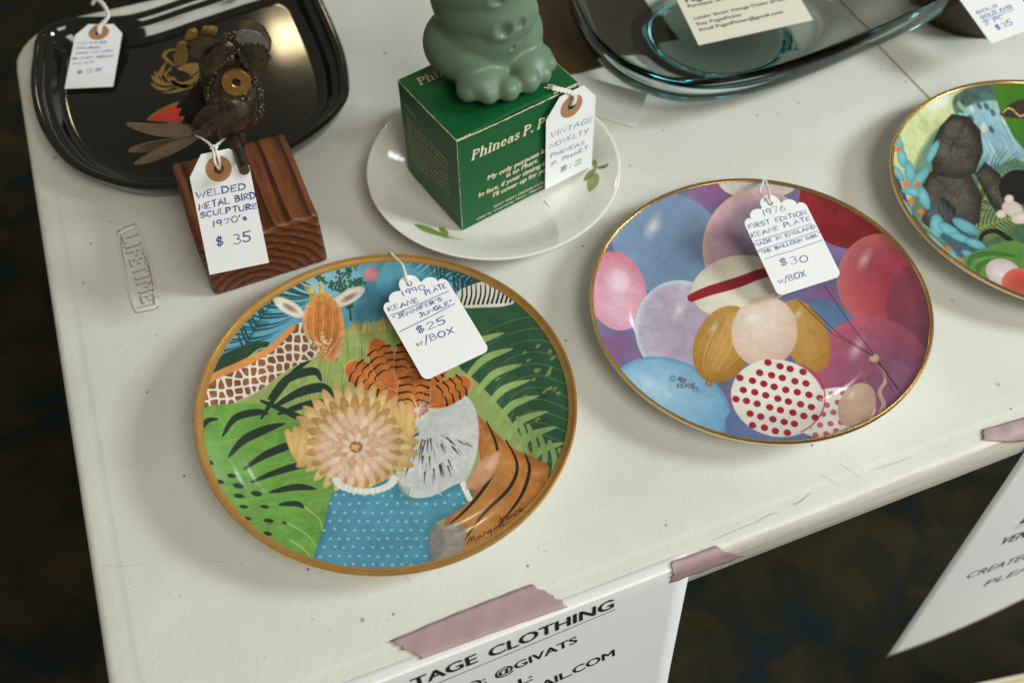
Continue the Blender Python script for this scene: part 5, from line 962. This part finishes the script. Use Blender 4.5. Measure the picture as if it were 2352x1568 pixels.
# ---- paper signs taped to the lip, and their tape
def lip(u, s, off=0.):
    """surface of the table edge: s<0 on the top, s>0 over the lip"""
    P = np.array([(.10, 0), (.0145, 0), (.0112, -.00045), (.0015, -.0007), (-.0010, -.0012), (-.0025, -.0024), (-.0034, -.0048), (-.0038, -.012), (-.0041, -.0300)]); L_ = np.r_[0, np.cumsum(np.linalg.norm(np.diff(P, axis=0), axis=1))]; s0 = L_[3]
    t_ = np.clip(s + s0, 0, L_[-1]); v_ = np.interp(t_, L_, P[:, 0]); z_ = np.interp(t_, L_, P[:, 1]); return T(u, v_ - off * np.interp(s, [-.01, .008], [.0, 1.]), z_ + off * np.interp(s, [-.002, .008], [1., .0]))
GU, GS = np.meshgrid(np.linspace(.0, .9, 1801), np.linspace(-.06, .032, 185)); GP = proj(np.array([lip(u, s) for u, s in ((0., x) for x in GS[:, 0])])[:, None, :] + GU[..., None] * EU)
def us(px, py): k = np.argmin((GP[..., 0] - px) ** 2 + (GP[..., 1] - py) ** 2); return GU.ravel()[k], GS.ravel()[k]
def sign(name, label, u0, u1, slope, length, curl):
    def m_(u, s, off=0.):
        if s < .010: return lip(u, s, .0005 + off)
        b = lip(u, .010, .0005); d = (s - .010); w = curl * math.sin((u - u0) / (u1 - u0) * math.pi * 1.6) * min(1, d / .12)
        return b + EZ * (-d * .995) - EV * (slope * d + w + off)
    v, f_ = sheet(lambda a, b: m_(u0 + a * (u1 - u0), -.0015 + b * length), 24, 46); o = obj('paper_sign', v, f_, M['sheet'], None, lip((u0 + u1) / 2, .0)); tag(o, label, 'sign', 'paper signs taped to the table lip')
    so = o.modifiers.new('thickness', 'SOLIDIFY'); so.thickness = .0002; so.offset = -1
    return o, m_
def sign_text(o, m_, items, u0, slope, extra=()):
    p0 = m_(u0, .02); n_ = np.cross(EU, -EZ - EV * slope); out = []
    def cv(px, py):
        q = hit(px, py, p0, n_) - p0; d = -EZ - EV * slope; d /= np.linalg.norm(d); return u0 + q @ EU, .02 + q @ d
    for txt, x0, y0, x1, y1, h, b in items:
        (a, s0), (c, s1) = cv(x0, y0), cv(x1, y1); (_, sh) = cv(x1, y1 - h); v, f_ = text2d(txt, a, -s0, c, -s1, abs(s1 - sh), b); out.append((np.array([m_(x, -y, .0004 + z_) for x, y, z_ in v]), f_))
    for x0, y0, x1, y1, w in extra:
        (a, s0), (c, s1) = cv(x0, y0), cv(x1, y1); v, f_ = ribbon([(a + (c - a) * k / 8, -(s0 + (s1 - s0) * k / 8)) for k in range(9)], w); out.append((np.array([m_(x, -y, .0004) for x, y, _ in v]), f_))
    obj('lettering', *join(out), M['black'], o, smooth=False)
o1, m1 = sign('paper_sign', 'white paper sign reading VINTAGE CLOTHING, taped over the table lip', .070, .2965, .093, .285, .0012)
Zs = lambda x, y: (832.6 + .3296 * x, 1292 + .3296 * y)
def it(t, x0, y0, x1, y1, h, b): return (t, *Zs(x0, y0), *Zs(x1, y1), h * .3296, b)
sign_text(o1, m1, [it('VIN', 40, 1000, 320, 885, 62, .035), it('TAGE', 345, 868, 806, 682, 62, .035), it('CLOTHING', 882, 655, 1752, 306, 62, .035), it('VENMO:', 330, 1052, 866, 822, 46, .03), it('@GIVATS', 925, 796, 1500, 548, 46, .03), it('PAYPAL:', 640, 1046, 1188, 806, 46, .03), it('GIVATS@GM', 520, 1186, 1235, 876, 46, .03), it('AIL.COM', 1245, 872, 1762, 646, 46, .03)], .2, .093, [(*Zs(20, 1038), *Zs(1758, 322), .0006)])
o2, m2 = sign('paper_sign', 'white paper sign with small blurred print, hanging from the table lip at the right edge', .5235, .749, .055, .345, .002)
Zr = lambda x, y: (2038.4 + .3114 * x, 947.4 + .3114 * y)
def ir(t, x0, y0, x1, y1, h, b): return (t, *Zr(x0, y0), *Zr(x1, y1), h * .3114, b)
sign_text(o2, m2, [ir('EARRINGS', 956, 806, 1500, 620, 50, .03), ir('VENMO OR CASH', 800, 968, 1600, 690, 38, .01), ir('CREATED BY HAND HERE', 560, 1218, 1800, 770, 30, 0), ir('PLEASE ASK US', 690, 1268, 1700, 900, 28, 0)], .6, .055, [(*Zr(920, 835), *Zr(1500, 640), .0005)])
def tape(label, top, bot, rag=.0012, n=26, rows=9):
    A = catmull([us(*p) for p in top], 10); B = catmull([us(*p) for p in bot], 10); R5 = random.Random(len(label)); js = [[R5.uniform(-rag, rag) for _ in range(rows + 1)] for _ in (0, 1)]
    rs = lambda C, a: np.array([np.interp(a, np.linspace(0, 1, len(C)), C[:, k]) for k in (0, 1)])
    def fn(a, b):
        p, q = rs(A, a), rs(B, a); u, s = p + (q - p) * b; j = int(round(b * rows)); u += js[0][j] * max(0, 1 - a * 8) + js[1][j] * max(0, 1 - (1 - a) * 8); return lip(u, s, .0012 + .0002 * math.sin(u * 400 + s * 300))
    v, f_ = sheet(fn, n, rows); o = obj('masking_tape', v, f_, M['tape'], None, lip(*us(*top[0]))); tag(o, label, 'tape', 'pieces of mauve masking tape'); so = o.modifiers.new('thickness', 'SOLIDIFY'); so.thickness = .00015; so.offset = -1
tape('long strip of mauve tape at the top of the VINTAGE CLOTHING sign', [(895, 1475), (1050, 1410), (1220, 1344)], [(968, 1512), (1130, 1452), (1308, 1388)], .0013)
tape('short mauve tape holding the right corner of the VINTAGE CLOTHING sign', [(1538, 1288), (1590, 1270), (1643, 1251)], [(1534, 1334), (1620, 1304), (1712, 1270)])
tape('mauve tape on the table edge above the sign at the right edge', [(2255, 988), (2300, 974), (2380, 950)], [(2258, 1010), (2310, 1012), (2390, 1000)])

# ---- pale carton on the floor in front of the table
zc_ = -.47; a, b = at(2352, 1546, zc_), at(2246, 1568, zc_); dx = (a - b) / np.linalg.norm(a - b); dy = np.cross(dx, EZ); p0 = b - dx * .02
c = [p0, p0 + dx * .35, p0 + dx * .35 + dy * .25, p0 + dy * .25]; d = [V((x[0], x[1], FLOOR + .001)) for x in c]
cb = empty('cardboard_box', V(np.mean(d, axis=0))); tag(cb, 'pale cardboard carton on the dark floor, only its corner showing at lower right', 'box')
vv, ff = loft([np.array(d), np.array(c), np.mean(c, axis=0) + (np.array(c) - np.mean(c, axis=0)) * .97, np.mean(c, axis=0) + (np.array(c) - np.mean(c, axis=0)) * .96 - EZ * .01], True, True, True); obj('carton', vv, ff, M['cardboard'], cb, smooth=False)
mid = (np.array(c[0]) + np.array(c[1])) / 2 + EZ * .0012; obj('packing_tape', [mid - dx * .03, mid + dx * .03, mid + dx * .03 + dy * .25, mid - dx * .03 + dy * .25], [[0, 1, 2, 3]], M['card'], cb, smooth=False)
